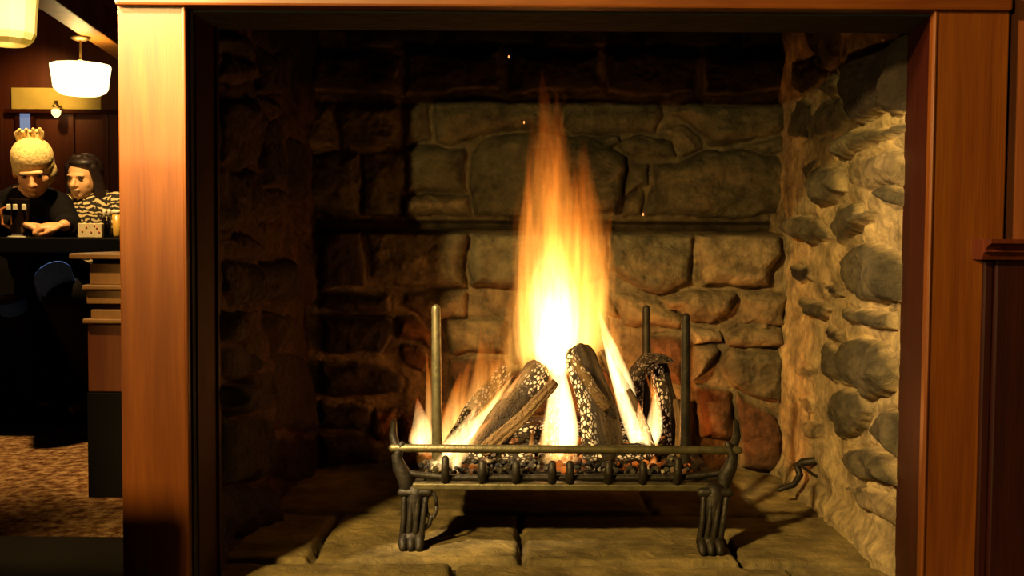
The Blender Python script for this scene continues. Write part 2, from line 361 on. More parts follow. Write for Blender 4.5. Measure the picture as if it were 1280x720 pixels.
LEFT = [
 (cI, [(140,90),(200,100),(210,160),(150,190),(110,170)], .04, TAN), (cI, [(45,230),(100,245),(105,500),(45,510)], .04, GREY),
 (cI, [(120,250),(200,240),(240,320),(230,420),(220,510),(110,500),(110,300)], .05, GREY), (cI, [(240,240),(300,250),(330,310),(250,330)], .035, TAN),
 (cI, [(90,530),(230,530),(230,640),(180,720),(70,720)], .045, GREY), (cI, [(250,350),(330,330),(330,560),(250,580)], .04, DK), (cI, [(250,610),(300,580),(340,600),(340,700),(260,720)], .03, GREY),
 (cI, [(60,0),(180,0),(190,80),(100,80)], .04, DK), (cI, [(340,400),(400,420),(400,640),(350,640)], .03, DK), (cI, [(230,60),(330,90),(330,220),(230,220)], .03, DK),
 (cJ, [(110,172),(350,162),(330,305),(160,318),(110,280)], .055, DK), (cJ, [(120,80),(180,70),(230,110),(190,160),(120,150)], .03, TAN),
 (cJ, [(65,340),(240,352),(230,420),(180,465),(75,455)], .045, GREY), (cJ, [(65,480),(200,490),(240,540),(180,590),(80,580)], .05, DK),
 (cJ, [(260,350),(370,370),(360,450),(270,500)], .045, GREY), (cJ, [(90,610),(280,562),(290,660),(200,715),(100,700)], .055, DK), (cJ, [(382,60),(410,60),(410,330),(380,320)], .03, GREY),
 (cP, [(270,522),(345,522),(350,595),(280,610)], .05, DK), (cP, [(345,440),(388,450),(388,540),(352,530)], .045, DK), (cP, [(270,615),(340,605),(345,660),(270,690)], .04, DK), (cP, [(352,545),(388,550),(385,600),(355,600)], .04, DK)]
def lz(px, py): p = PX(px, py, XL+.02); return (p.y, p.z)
o = masonry('wall_left', mapped(LEFT, lz, .55), 1.80, 2.80, ZH-.02, 1.55, .0034, lambda U, V, H: np.stack([XL+H, U, V], -1), TAN, 61, soot_shade=1.18, edge=1.845, base=lambda U, V: .018*fbm(U, V, 5, 92, 3), mortar_bump=.012)
tag(o, kind='structure')
# hearth: slate flags
FL = []
rows = [(1.25, 1.925, [-.75, -.1, .5, .95]), (1.937, 2.27, [-.6, -.36, .02, .42, .8]), (2.28, 2.75, [-.6, -.2, .3, .8])]
for y0, y1, xs in rows:
    for a, b in zip(xs[:-1], xs[1:]):
        FL.append(([(a+.006, y0), (b-.006, y0+.006), (b-.004, y1-.004), (a+.005, y1)], .016, (.23, .17, .064)))
o = masonry('floor_hearth', FL, -.66, .80, 1.5, 2.80, .0042, lambda U, V, H: np.stack([U, V, ZH-.016+H], -1), (.15, .115, .05), 77, mat=M['slate'], round_w=.012, rough=.003, wob=.004, clefts=.0022, mortar_bump=.002, tiltk=.04)
tag(o, kind='structure')
# chimney mass: sooty throat above, outer casing, raised platform
m = MB(); m.box(-.63, .80, 1.80, 3.1, 1.56, 1.60); m.box(-.63, .80, 2.86, 3.0, .1, 1.6); tag(m.build('ceiling_flue', M['soot_shade']), kind='structure')
m = MB(); m.box(-.612, -.56, 1.80, 3.1, 0, 2.5); m.box(-.60, -.52, 1.80, 1.86, 0, 2.4); m.box(.70, .80, 1.80, 3.1, 0, 2.5)
tag(m.build('wall_chimney_casing', M['post_dark']), kind='structure')
m = MB(); m.box(-1.9, -.613, .6, 2.12, -.02, ZH-.01); m.box(-.613, 1.4, .6, 1.56, -.02, ZH-.03)
tag(m.build('floor_platform', M['black'], bevel=.008), kind='structure')
# ------------------------------------------------------------------ wooden surround
def fx(px, D, py=360): return P(px, py, D).x
sur = empty('fireplace_surround', (0, YF, ZH), 'tall orange-brown wooden surround framing the stone fireplace opening', 'fireplace surround')
xl0, xl1 = fx(150, YF), fx(235, YF); xr0, xr1 = fx(1159, YF), fx(1253, YF)
m = MB(); m.box(xl0, xl1, YF, 1.80, ZH-.03, ZL+.02); m.box(xl1-.006, xl1, YF-.004, YF, ZH, ZL)
m.build('pilaster', M['post'], sur, bevel=.003)
m = MB(); m.box(xr0, xr1, YF, 1.718, ZH-.03, ZL+.02); m.box(xr0+.045, xr1, 1.715, 1.80, ZH-.03, ZL+.02); m.box(xr0, xr0+.005, YF-.004, YF, ZH, ZL)
m.build('pilaster', M['post'], sur, bevel=.003)
m = MB(); m.box(xl0, xr1, YF-.012, 1.80, ZL, ZL+.03); m.box(xl0, xr1, YF, 1.80, ZL+.03, 1.70)
m.box(xl0-.06, xr1+.06, YF-.14, 1.80, 1.70, 1.74)
m.build('lintel', M['post_h'], sur, bevel=.004)
m = MB()
m.box(xl1-.002, xl1+.006, 1.73, 1.84, ZH-.02, ZL); m.box(xl1+.0, xl1+.011, 1.835, 1.85, ZH-.02, ZL)
m.build('inner_trim', M['reveal'], sur, bevel=.002)
m = MB(); m.add([(xr0+.001, 1.715, ZH-.02), (xr0+.001, 1.715, ZL), (.664, 1.87, ZL), (.664, 1.87, ZH-.02), (.70, 1.87, ZH-.02), (.70, 1.87, ZL), (.70, 1.715, ZL), (.70, 1.715, ZH-.02)],
    [(0,1,2,3),(3,2,5,4),(4,5,6,7),(7,6,1,0),(1,6,5,2),(0,3,4,7)])
m.build('inner_trim', M['reveal'], sur)
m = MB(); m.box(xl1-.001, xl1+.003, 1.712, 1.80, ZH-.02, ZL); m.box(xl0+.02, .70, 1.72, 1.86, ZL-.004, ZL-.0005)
m.build('lining', M['soot_shade'], sur)  # black inset at left reveal; black sheet stands in for shade under lintel
# wall panelling right of the surround
m = MB(); m.box(xr1+.012, 1.7, YF+.02, 1.80, 0, 2.5); m.box(xr1+.001, xr1+.011, YF+.045, 1.80, 0, 2.5)
tag(m.build('wall_front', M['panel']), kind='structure')
zt = P(1260, 299, YF-.05).z; zb = P(1260, 325, YF-.05).z; xs = fx(1231, YF-.05)
m = MB(); h = zt-zb
m.prism([(YF, zt), (YF-.07, zt), (YF-.07, zt-.2*h), (YF-.058, zt-.3*h), (YF-.05, zt-.5*h), (YF-.05, zt-.62*h), (YF-.042, zt-.66*h), (YF-.036, zb), (YF, zb)], xs, 1.7)
wsc = empty('wainscot', (xs, YF, 0), 'red wainscot with painted shade on its panel and moulded ledge on top at the right edge', 'wainscot')
m.build('ledge', M['post_dark'], wsc)
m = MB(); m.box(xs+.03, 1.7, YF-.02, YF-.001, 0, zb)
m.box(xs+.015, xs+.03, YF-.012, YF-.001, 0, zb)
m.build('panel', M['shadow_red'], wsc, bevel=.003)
# unseen black screens with seat and legs, added to shade pilaster and trim far_room_lamp
st = empty('light_blocker', (-.85, 1.1, 0), 'black light blocker added out of view, left of the left pilaster', 'light_blocker')
MB().box(-1.5, -.684, 1.18, 1.22, 0, .84).build('blocker_panel', M['black'], st, bevel=.01)
MB().box(-1.7, -.17, .28, .31, .36, 1.068).build('blocker_panel', M['black'], st, bevel=.006)
MB().box(-1.5, -.70, .75, 1.18, .38, .44).build('seat', M['black'], st, bevel=.01)
for xx in (-1.48, -.74): MB().box(xx, xx+.04, .76, .80, 0, .38).build('leg', M['black'], st, bevel=.004)

# ------------------------------------------------------------------ fire grate
YG = 2.02; g0 = P(510, 688, YG)
grate = empty('fire_grate', (P(708, 600, 2.1).x, 2.1, ZH), 'black cast-iron fire grate holding burning logs on the hearth', 'fire grate')
def gp(px, py, D=YG): return P(px, py, D)
MB().tube([gp(491, 560), gp(600, 561), gp(923, 563)], .0078, 14).build('front_rail', M['bar'], grate, smooth=True)
MB().tube([gp(495, 588), gp(520, 593), gp(560, 597), gp(850, 597), gp(895, 592), gp(915, 588)], .0058, 10).build('lower_rail', M['iron'], grate, smooth=True)
a, b = gp(516, 603, YG-.005), gp(905, 614, YG-.005)
m = MB().box(a.x, b.x, YG-.012, YG+.01, b.z, a.z+.0); m.build('front_bar', M['bar'], grate, bevel=.003)
zf = a.z
YGB = 2.55
for xx in (a.x+.01, b.x-.01):
    MB().box(xx-.01, xx+.01, YG, YGB, b.z+.002, a.z).build('side_bar', M['iron'], grate, bevel=.003)
MB().box(a.x, b.x, YGB-.01, YGB+.01, b.z+.002, a.z).build('back_bar', M['iron'], grate, bevel=.003)
for px in (557, 603, 645, 690, 712, 760, 803, 846):
    p = gp(px, 597); x = p.x
    MB().tube([(x, YGB, zf+.006), (x, 2.2, zf+.004), (x, YG+.02, zf+.002), (x, YG-.008, zf+.006), (x, YG-.014, zf+.024), (x, YG-.008, zf+(.044 if px in (557, 846) else .036))],
              [.009, .009, .009, .0085, .008, .0075], 8).build('grate_bar', M['iron'], grate, smooth=True)
# end brackets (scrolled)
for s, px in ((-1, 500), (1, 912)):
    m = MB()
    q = [gp(px-2*s, 556), gp(px+4*s, 570), gp(px+1*s, 583), gp(px-6*s, 596), gp(px-8*s, 612)]
    m.tube(q, [.007, .010, .013, .015, .012], 10)
    m.tube([gp(px+8*s, 528, YG+.05), gp(px+9*s, 545, YG+.03), gp(px+3*s, 565, YG+.01)], [.006, .008, .009], 8)
    m.build('end_bracket', M['iron'], grate, smooth=True)
# fluted legs
def leg(px, y0, y1, D, w0, w1, parent, lean, loop):
    m = MB(); t = gp(px, y0, D); bt = Vector(P(px+lean, y1-8, D)); bt.z = ZH+.008
    for k in (-1, -.33, .33, 1):
        m.tube([t+Vector((k*w0, -.004*(1-abs(k)), 0)), (t+bt)/2+Vector((k*(w0+w1)/2*.95, -.008, 0)), bt+Vector((k*w1, -.006, .012))], [.0058, .0052, .0062], 8)
    m.tube([t+Vector((0, .008, 0)), bt+Vector((0, .008, 0))], [w0*.95, w1*.9], 10)
    m.ell(bt+Vector((0, .0, .010)), (w1*1.15, .020, .016))
    for k in (-.75, 0, .75): m.tube([bt+Vector((k*w1, -.004, .016)), bt+Vector((k*w1*1.15, -.022, .006)), bt+Vector((k*w1*1.1, -.026, -.001))], [.009, .009, .007], 8)
    m.tube([t+Vector((-w0*1.2, 0, .002)), t+Vector((w0*1.2, 0, .002))], .009, 8)
    for v in m.v: pass
    if loop:
        c = t+Vector((loop*(w0+.010), 0, -.022)); pts = [c+Vector((.010*math.cos(q), 0, .024*math.sin(q))) for q in np.linspace(0, 2*math.pi, 13)]
        m.tube(pts, .0038, 8, False)
        m.tube([c+Vector((0, 0, -.022)), c+Vector((-loop*.004, 0, -.036)), bt+Vector((loop*w1*.7, 0, .02))], .0045, 8)
    m.build('leg', M['iron'], parent, smooth=True)
leg(519, 617, 690, YG-.005, .020, .018, grate, -4, 1)
leg(894, 617, 697, YG-.02, .021, .019, grate, -8, 0)
for xx in (a.x+.02, b.x-.02):
    MB().tube([(xx, YGB, b.z), (xx, YGB, ZH+.012)], [.014, .017], 10).build('leg', M['iron'], grate, smooth=True)
# uprights
for px, top, D in ((545, 386, 2.10), (857, 397, 2.12), (808, 386, 2.47)):
    t = P(px, top, D); bz_ = zf+.006
    MB().tube([(t.x+.003, D, bz_), (t.x+.002, D, (bz_+t.z)/2), t], [.0105, .0098, .0088], 12).build('upright', M['iron'] if px > 600 else M['bar'], grate, smooth=True)  # left upright gets the paler iron, its lit look put into colour
MB().box(a.x+.02, b.x-.02, 2.03, YGB-.02, zf-.014, zf-.006).build('blocker_plate', M['iron'], grate)  # plate added under the bars to keep firelight off the floor
MB().box(a.x, b.x, 2.095, 2.11, zf-.004, zf+.004).build('cross_bar', M['iron'], grate)

# bent iron hook on the right
m = MB(); D = 2.36
m.tube([P(1044, 574, D), P(1020, 576, D), P(1003, 578, D+.01), P(996, 582, D+.02), P(1000, 594, D+.01), P(992, 606, D), P(974, 612, D)], [.008, .009, .009, .009, .008, .007, .005], 8)
q = P(1035, 604, D); m.tube([P(1000, 581, D), P(1015, 592, D), q, P(1034, 612, D)], .0035, 8)
m.tube([P(1032, 586, D), P(1034, 612, D)], [.004, .006], 8)
p1 = P(1034, 612, D); m.tube([p1, Vector((p1.x, p1.y-.01, ZH+.01))], .006, 8)
tag(m.build('fire_hook', M['iron'], smooth=True, origin=(P(1010, 600, D).x, D, ZH)), 'bent black iron hook standing on the hearth against the right stone wall', 'fire tool')

# ------------------------------------------------------------------ logs and embers
def log_mat():
    m, nt, b, out = newmat('charred_wood')
    at = nd(nt, 'ShaderNodeAttribute', attribute_name='ash'); cl = nd(nt, 'ShaderNodeAttribute', attribute_name='fresh')
    v = coords(nt, (26, 26, 3)); n = nd(nt, 'ShaderNodeTexNoise', Scale=2.2, Detail=8.0, Roughness=.65); nt.links.new(v, n.inputs['Vector'])
    char = ramp(nt, n.outputs['Fac'], [(.35, (.008, .006, .004)), (.6, (.032, .020, .009)), (.8, (.09, .052, .02))])
    frs = ramp(nt, n.outputs['Fac'], [(.3, (.07, .032, .01)), (.7, (.30, .18, .065))])
    m1 = nd(nt, 'ShaderNodeMix', data_type='RGBA'); nt.links.new(cl.outputs['Fac'], m1.inputs['Factor']); nt.links.new(char, m1.inputs['A']); nt.links.new(frs, m1.inputs['B'])
    v2 = coords(nt, (1, 1, .62)); vo = nd(nt, 'ShaderNodeTexVoronoi', Scale=165.0, feature='DISTANCE_TO_EDGE'); nt.links.new(v2, vo.inputs['Vector'])
    vc = nd(nt, 'ShaderNodeTexVoronoi', Scale=165.0); nt.links.new(v2, vc.inputs['Vector'])
    cell = ramp(nt, vo.outputs['Distance'], [(.08, (0, 0, 0)), (.2, (1, 1, 1))])
    sepc = nd(nt, 'ShaderNodeSeparateColor'); nt.links.new(vc.outputs['Color'], sepc.inputs[0])
    gt = ramp(nt, sepc.outputs[0], [(.28, (0, 0, 0)), (.5, (1, 1, 1))])
    mm = nd(nt, 'ShaderNodeMath', operation='MULTIPLY'); nt.links.new(cell, mm.inputs[0]); nt.links.new(gt, mm.inputs[1])
    m2 = nd(nt, 'ShaderNodeMath', operation='MULTIPLY'); nt.links.new(mm.outputs[0], m2.inputs[0]); nt.links.new(at.outputs['Fac'], m2.inputs[1])
    mix = nd(nt, 'ShaderNodeMix', data_type='RGBA'); nt.links.new(m2.outputs[0], mix.inputs['Factor']); nt.links.new(m1.outputs['Result'], mix.inputs['A'])
    mix.inputs['B'].default_value = (.8, .66, .42, 1)
    nt.links.new(mix.outputs['Result'], b.inputs['Base Color']); b.inputs['Roughness'].default_value = .8; b.inputs['Specular IOR Level'].default_value = .25
    # glow of the ember cells
    em = nd(nt, 'ShaderNodeMath', operation='MULTIPLY'); em.inputs[1].default_value = .75; nt.links.new(m2.outputs[0], em.inputs[0])
    b.inputs['Emission Color'].default_value = (1, .52, .20, 1); nt.links.new(em.outputs[0], b.inputs['Emission Strength'])
    bp = nd(nt, 'ShaderNodeBump', Strength=.8, Distance=.004); nt.links.new(n.outputs['Fac'], bp.inputs['Height'])
    bp2 = nd(nt, 'ShaderNodeBump', Strength=.8, Distance=.003); nt.links.new(mm.outputs[0], bp2.inputs['Height']); nt.links.new(bp.outputs[0], bp2.inputs['Normal'])
    nt.links.new(bp2.outputs[0], b.inputs['Normal']); m.cycles.emission_sampling = 'NONE'
    return m
M['log'] = log_mat()
def make_log(name, pts, wid, prof, ash=None, fresh=0, roll=0, label=None, seed=0, group=None, taper=(1, 1), parent=None):
    """pts: centre line; wid: half width; prof: cross-section polygon (unit), first axis faces the viewer's right, second towards the viewer"""
    pts = [Vector(p) for p in pts]; ax = (pts[-1]-pts[0]).normalized()
    fwd = Vector((0, -1, 0)); fwd = (fwd-ax*fwd.dot(ax)).normalized(); right = ax.cross(fwd)
    rot = Matrix((right, fwd.cross(right)*0+ax.cross(right), ax)).transposed()
    rot = Matrix.Identity(3); rot.col[0] = right; rot.col[1] = ax.cross(right); rot.col[2] = ax
    inv = rot.inverted(); nL = 30; nR = 40
    # resample polygon
    pl = [Vector((q[0], q[1])) for q in prof]; per = []
    tot = sum((pl[(i+1) % len(pl)]-pl[i]).length for i in range(len(pl)))
    for k in range(nR):
        d = tot*k/nR; i = 0
        while d > (pl[(i+1) % len(pl)]-pl[i]).length: d -= (pl[(i+1) % len(pl)]-pl[i]).length; i = (i+1) % len(pl)
        e = pl[(i+1) % len(pl)]-pl[i]; per.append(pl[i]+e*(d/e.length))
    per = [(per[i-1]+per[i]*2+per[(i+1) % nR])/4 for i in range(nR)]
    vs = []; A = []; F = []; rng = np.random.RandomState(seed)
    L = (pts[-1]-pts[0]).length; ph = rng.rand(6)*6.28
    segs = [0]
    for i in range(len(pts)-1): segs.append(segs[-1]+(pts[i+1]-pts[i]).length)
    for j in range(nL+1):
        t = j/nL; d = t*segs[-1]; i = 0
        while i < len(pts)-2 and d > segs[i+1]: i += 1
        c = pts[i].lerp(pts[i+1], (d-segs[i])/(segs[i+1]-segs[i]))
        w = wid*(taper[0]*(1-t)+taper[1]*t)
        e = min(t, 1-t)*L; w *= min(1, .78+.22*e/.012)
        for k, q in enumerate(per):
            an = math.atan2(q.y, q.x)
            nz = 1+.07*math.sin(3*an+ph[0]+t*2)+.05*math.sin(7*an+ph[1])+.05*math.sin(t*11+ph[2]+an)+.035*(rng.rand()-.5)*2
            u, v_ = q.x*w*nz, q.y*w*nz
            if roll: u, v_ = u*math.cos(roll)-v_*math.sin(roll), u*math.sin(roll)+v_*math.cos(roll)
            off = Vector((u, v_, 0)); wp = c+rot @ off; vs.append(inv @ (wp-pts[0]))
            aw = 0
            if ash: aw = ash(t, math.atan2(v_, u))
            A.append(aw); F.append(fresh(t, math.atan2(v_, u)) if callable(fresh) else fresh)
    fs = []
    for j in range(nL):
        for k in range(nR): fs.append((j*nR+k, j*nR+(k+1) % nR, (j+1)*nR+(k+1) % nR, (j+1)*nR+k))
    ce = len(vs); vs.append(inv @ (pts[0]-pts[0])); vs.append(inv @ (pts[-1]-pts[0])); A += [A[0]*.5, A[-1]*.5]; F += [F[0], F[-1]]
    for k in range(nR): fs.append((ce, (k+1) % nR, k)); fs.append((ce+1, nL*nR+k, nL*nR+(k+1) % nR))
    me = bpy.data.meshes.new(name); me.from_pydata([tuple(v) for v in vs], [], fs)
    b = bmesh.new(); b.from_mesh(me); bmesh.ops.recalc_face_normals(b, faces=b.faces); b.to_mesh(me); b.free()
    me.polygons.foreach_set('use_smooth', [True]*len(me.polygons))
    for nm, dat in (('ash', A), ('fresh', F)):
        at = me.attributes.new(nm, 'FLOAT', 'POINT'); at.data.foreach_set('value', dat)
    me.materials.append(M['log']); o = bpy.data.objects.new(name, me); sc.collection.objects.link(o)
    o.matrix_world = Matrix.Translation(pts[0]) @ rot.to_4x4()
    if label: tag(o, label, 'log', group)
    return o
SPLIT = [(-1, -.5), (-.2, -1), (.8, -.6), (1, .3), (.3, .7), (-.8, .5)]
WEDGE = [(-1, .35), (-.9, -.2), (0, -1), (.95, -.1), (.9, .5), (0, .75)]
ROUND = [(math.cos(q), math.sin(q)) for q in np.linspace(0, 2*math.pi, 17)[:-1]]
smooth = lambda x, a, b: max(0, min(1, (x-a)/(b-a)))
ZG = zf+.014
def lp(px, py, D): return P(px, py, D)
# ash(t, angle): angle 0 = right, -90deg? local y = towards viewer
def near(an, c, w): return max(0, min(1, 1.4-abs(math.atan2(math.sin(an-c), math.cos(an-c)))/w))
D1 = 2.16
make_log('log', [lp(596, 572, 2.13), lp(640, 512, 2.18), lp(676, 460, 2.26)], .034, SPLIT,
    ash=lambda t, a: smooth(t, .62, .75)*near(a, -.3, 1.6)+smooth(t, .4, .7)*near(a, -1.3, .5)*.0, fresh=lambda t, a: .35*near(a, -2.6, .6)+.03, label='thick charred split log leaning right from the left end of the grate', seed=1, taper=(1, .85))
make_log('log', [lp(602, 566, 2.09), lp(655, 520, 2.12), lp(694, 478, 2.17)], .0125, SPLIT, fresh=.75,
    label='thin pale split stick crossing in front of the thick left log', seed=2, taper=(1.2, .9))
make_log('log', [lp(690, 572, 2.2), lp(692, 520, 2.24), lp(690, 482, 2.29)], .014, SPLIT, ash=lambda t, a: .8, fresh=.2,
    label='short glowing stick upright between the two big logs', seed=12)
make_log('log', [lp(760, 585, 2.12), lp(752, 520, 2.15), lp(724, 434, 2.24)], .046, WEDGE,
    ash=lambda t, a: near(a, math.pi+(-.0), .85), fresh=lambda t, a: .25*near(a, -.5, .8), label='largest charred log with ash-speckled left edge, right of the flame', seed=3, taper=(1.0, .66))
make_log('log', [lp(716, 448, 2.13), lp(744, 490, 2.115), lp(760, 512, 2.10)], .0115, SPLIT, fresh=.6, ash=lambda t, a: smooth(t, .7, .0)*.8,
    label='pale splinter of wood lying on the face of the largest log', seed=4)
make_log('log', [lp(752, 440, 2.28), lp(790, 505, 2.2), lp(812, 570, 2.14)], .016, SPLIT, fresh=.3, ash=lambda t, a: smooth(t, .55, .9),
    label='slim burning log leaning against the right side of the largest log', seed=5, taper=(.8, 1.1))
make_log('log', [lp(556, 570, 2.20), lp(590, 512, 2.28), lp(632, 462, 2.35)], .0175, SPLIT, ash=lambda t, a: .35,
    label='slender charred log at the far left wrapped in flame', seed=6)
make_log('log', [lp(834, 588, 2.44), lp(832, 500, 2.47), lp(822, 452, 2.50)], .026, ROUND, ash=lambda t, a: near(a, math.pi*1.1, 1.2),
    label='ash-speckled upright log at the right end of the grate', seed=7, taper=(1.1, .8))
make_log('log', [lp(792, 520, 2.46), lp(796, 470, 2.45), lp(812, 448, 2.44), lp(834, 447, 2.43)], .022, ROUND, ash=lambda t, a: .15,
    fresh=lambda t, a: smooth(t, .5, .7)*.95*near(a, math.pi*.5, 1.2), label='curved log with pale ash on top, behind the right uprights', seed=8, taper=(.8, 1))
make_log('log', [lp(848, 575, 2.2), lp(852, 530, 2.22), lp(846, 500, 2.25)], .011, SPLIT, fresh=.55,
    label='short pale stick beside the tall right upright', seed=13)
for px0, px1, D, w_, lab in ((585, 668, 2.12, .022, 'black log end lying low at the left of the grate bed'), (728, 812, 2.12, .024, 'black log lying low at the right of the grate bed'), (600, 800, 2.36, .03, 'charred log lying across the back of the grate')):
    p0 = lp(px0, 580, D); p1 = lp(px1, 581, D); p0.z = p1.z = ZG+w_*.8
    make_log('log', [p0, p1], w_, ROUND, ash=(lambda t, a: .7*near(a, -1.9, .5)) , label=lab, seed=int(px0))
# ember bed (nobody could count the coals)
m, nt, b, out = newmat('ember_coals')
v = coords(nt, (1, 1, 1)); n = nd(nt, 'ShaderNodeTexNoise', Scale=38.0, Detail=5.0); nt.links.new(v, n.inputs['Vector'])
n3 = nd(nt, 'ShaderNodeTexNoise', Scale=9.0, Detail=2.0); nt.links.new(v, n3.inputs['Vector'])
nt.links.new(ramp(nt, n.outputs['Fac'], [(.46, (.015, .012, .008)), (.58, (.07, .055, .035)), (.68, (.42, .36, .22))]), b.inputs['Base Color'])
e = ramp(nt, n3.outputs['Fac'], [(.52, (0, 0, 0)), (.62, (.5, .09, .006)), (.74, (1.1, .34, .04))])
nt.links.new(e, b.inputs['Emission Color']); b.inputs['Emission Strength'].default_value = 1.0; b.inputs['Roughness'].default_value = .9
m.cycles.emission_sampling = 'NONE'; M['ember'] = m
rnd = random.Random(5); mb = MB()
for i in range(1100):
    x = rnd.uniform(a_ := lp(530, 580, 2.2).x, lp(850, 580, 2.2).x); y = rnd.uniform(2.045, 2.46)
    r = rnd.uniform(.003, .008); z = zf+.010+rnd.random()*.016*(1-abs((x-.08)/.3)**2*.6)
    mb.ell((x, y, z), (r*rnd.uniform(.7, 1.3), r, r*rnd.uniform(.5, 1)), Euler((rnd.random()*3, rnd.random()*3, 0)).to_matrix(), 6, 4)
tag(mb.build('ember_bed', M['ember'], origin=(.08, 2.25, zf)), 'bed of pale ash and glowing coals along the grate bars', 'embers', kind='stuff')

# ------------------------------------------------------------------ flames (real emitting volumes of gas, modelled as soft lofted tongues)
def flame_mat(name, stops, strength, gamma_=1.9):
    m = bpy.data.materials.new(name); m.use_nodes = True; nt = m.node_tree; nt.nodes.clear()
    out = nd(nt, 'ShaderNodeOutputMaterial'); add = nd(nt, 'ShaderNodeAddShader'); tr = nd(nt, 'ShaderNodeBsdfTransparent'); em = nd(nt, 'ShaderNodeEmission')
    nt.links.new(tr.outputs[0], add.inputs[0]); nt.links.new(em.outputs[0], add.inputs[1]); nt.links.new(add.outputs[0], out.inputs['Surface'])
    at = nd(nt, 'ShaderNodeAttribute', attribute_name='t'); bt = nd(nt, 'ShaderNodeAttribute', attribute_name='w')
    r = nd(nt, 'ShaderNodeValToRGB'); e = r.color_ramp.elements
    while len(e) < len(stops): e.new(.5)
    for x, (p, c) in zip(e, stops): x.position = p; x.color = (*c, 1)
    nt.links.new(at.outputs['Fac'], r.inputs[0]); hw = nd(nt, 'ShaderNodeMapRange'); hw.inputs['From Min'].default_value = .4; hw.inputs['From Max'].default_value = 2.0; nt.links.new(bt.outputs['Fac'], hw.inputs['Value'])
    hm = nd(nt, 'ShaderNodeMix', data_type='RGBA'); nt.links.new(hw.outputs[0], hm.inputs['Factor']); nt.links.new(r.outputs[0], hm.inputs['A']); hm.inputs['B'].default_value = (1, .68, .26, 1)
    nt.links.new(hm.outputs['Result'], em.inputs['Color'])
    geo = nd(nt, 'ShaderNodeNewGeometry'); dt = nd(nt, 'ShaderNodeVectorMath', operation='DOT_PRODUCT')
    nt.links.new(geo.outputs['Incoming'], dt.inputs[0]); nt.links.new(geo.outputs['Normal'], dt.inputs[1])
    ab = nd(nt, 'ShaderNodeMath', operation='ABSOLUTE'); nt.links.new(dt.outputs['Value'], ab.inputs[0])
    pw = nd(nt, 'ShaderNodeMath', operation='POWER'); pw.inputs[1].default_value = gamma_; nt.links.new(ab.outputs[0], pw.inputs[0])
    v = coords(nt, (60, 60, 5)); n = nd(nt, 'ShaderNodeTexNoise', Scale=1.0, Detail=3.0, Distortion=.6); nt.links.new(v, n.inputs['Vector'])
    mr = nd(nt, 'ShaderNodeMapRange'); mr.inputs['From Min'].default_value = .3; mr.inputs['From Max'].default_value = .7; mr.inputs['To Min'].default_value = .35; mr.inputs['To Max'].default_value = 1.5
    nt.links.new(n.outputs['Fac'], mr.inputs['Value'])
    m1 = nd(nt, 'ShaderNodeMath', operation='MULTIPLY'); nt.links.new(pw.outputs[0], m1.inputs[0]); nt.links.new(mr.outputs[0], m1.inputs[1])
    m2 = nd(nt, 'ShaderNodeMath', operation='MULTIPLY'); nt.links.new(m1.outputs[0], m2.inputs[0]); nt.links.new(bt.outputs['Fac'], m2.inputs[1])
    m3 = nd(nt, 'ShaderNodeMath', operation='MULTIPLY'); m3.inputs[1].default_value = strength; nt.links.new(m2.outputs[0], m3.inputs[0])
    nt.links.new(m3.outputs[0], em.inputs['Strength']); m.cycles.emission_sampling = 'NONE'
    return m
FS = [(0, (1, .44, .07)), (.3, (1, .40, .06)), (.6, (1, .30, .032)), (.85, (.9, .17, .01)), (1, (.6, .06, .003))]
M['flame'] = flame_mat('flame_gas', FS, .62)
fire = empty('fire', (P(700, 560, 2.25).x, 2.25, zf+.02), 'tall bright yellow-orange blaze rising from the burning logs', 'fire')
def tongue(V_, T_, W_, F_, base, tip, r, bright, rng, belly=.3, sway=.012, power=1.0, n=14, k=26, fadein=.1):
    base = Vector(base); tip = Vector(tip); s0 = len(V_)
    ph = rng.uniform(0, 6.28); ph2 = rng.uniform(0, 6.28); fq = rng.uniform(3, 6)
    for j in range(k+1):
        t = j/k; c = base.lerp(tip, t)+Vector((math.sin(ph+t*fq)*sway*t, math.cos(ph2+t*fq)*sway*t, 0))
        if t < belly: rr = r*(.55+.45*math.sin(t/belly*math.pi/2))
        else: rr = r*(1-((t-belly)/(1-belly))**1.25)**1.0
        rr = max(rr, .0003)
        for i in range(n):
            a = 2*math.pi*i/n; V_.append((c.x+rr*math.cos(a), c.y+rr*.9*math.sin(a), c.z))
            T_.append(t); W_.append(bright*min(1, t/fadein if fadein else 1)*(1-t)**power)
    for j in range(k):
        for i in range(n): F_.append((s0+j*n+i, s0+j*n+(i+1) % n, s0+(j+1)*n+(i+1) % n, s0+(j+1)*n+i))
def flame_part(name, specs, seed):
    rng = random.Random(seed); V_, T_, W_, F_ = [], [], [], []
    for sp in specs: tongue(V_, T_, W_, F_, rng=rng, **sp)
    o0 = fire.location; me = bpy.data.meshes.new(name)
    me.from_pydata([tuple(Vector(v)-o0) for v in V_], [], F_); me.polygons.foreach_set('use_smooth', [True]*len(me.polygons))
    for nm, d in (('t', T_), ('w', W_)):
        at = me.attributes.new(nm, 'FLOAT', 'POINT'); at.data.foreach_set('value', d)
    me.materials.append(M['flame']); o = bpy.data.objects.new(name, me); sc.collection.objects.link(o); o.parent = fire
    o.visible_shadow = True
    return o
R = random.Random(3)
def tg(bx, by, tx, ty, rpx, br, D=2.28, **k):
    if by > 470 and br >= .6: br = br*1.55
    d = D+R.uniform(-.03, .03)
    return dict(base=P(bx, by, d), tip=P(tx, ty, d+R.uniform(-.02, .02)), r=rpx*S(D), bright=br, **k)
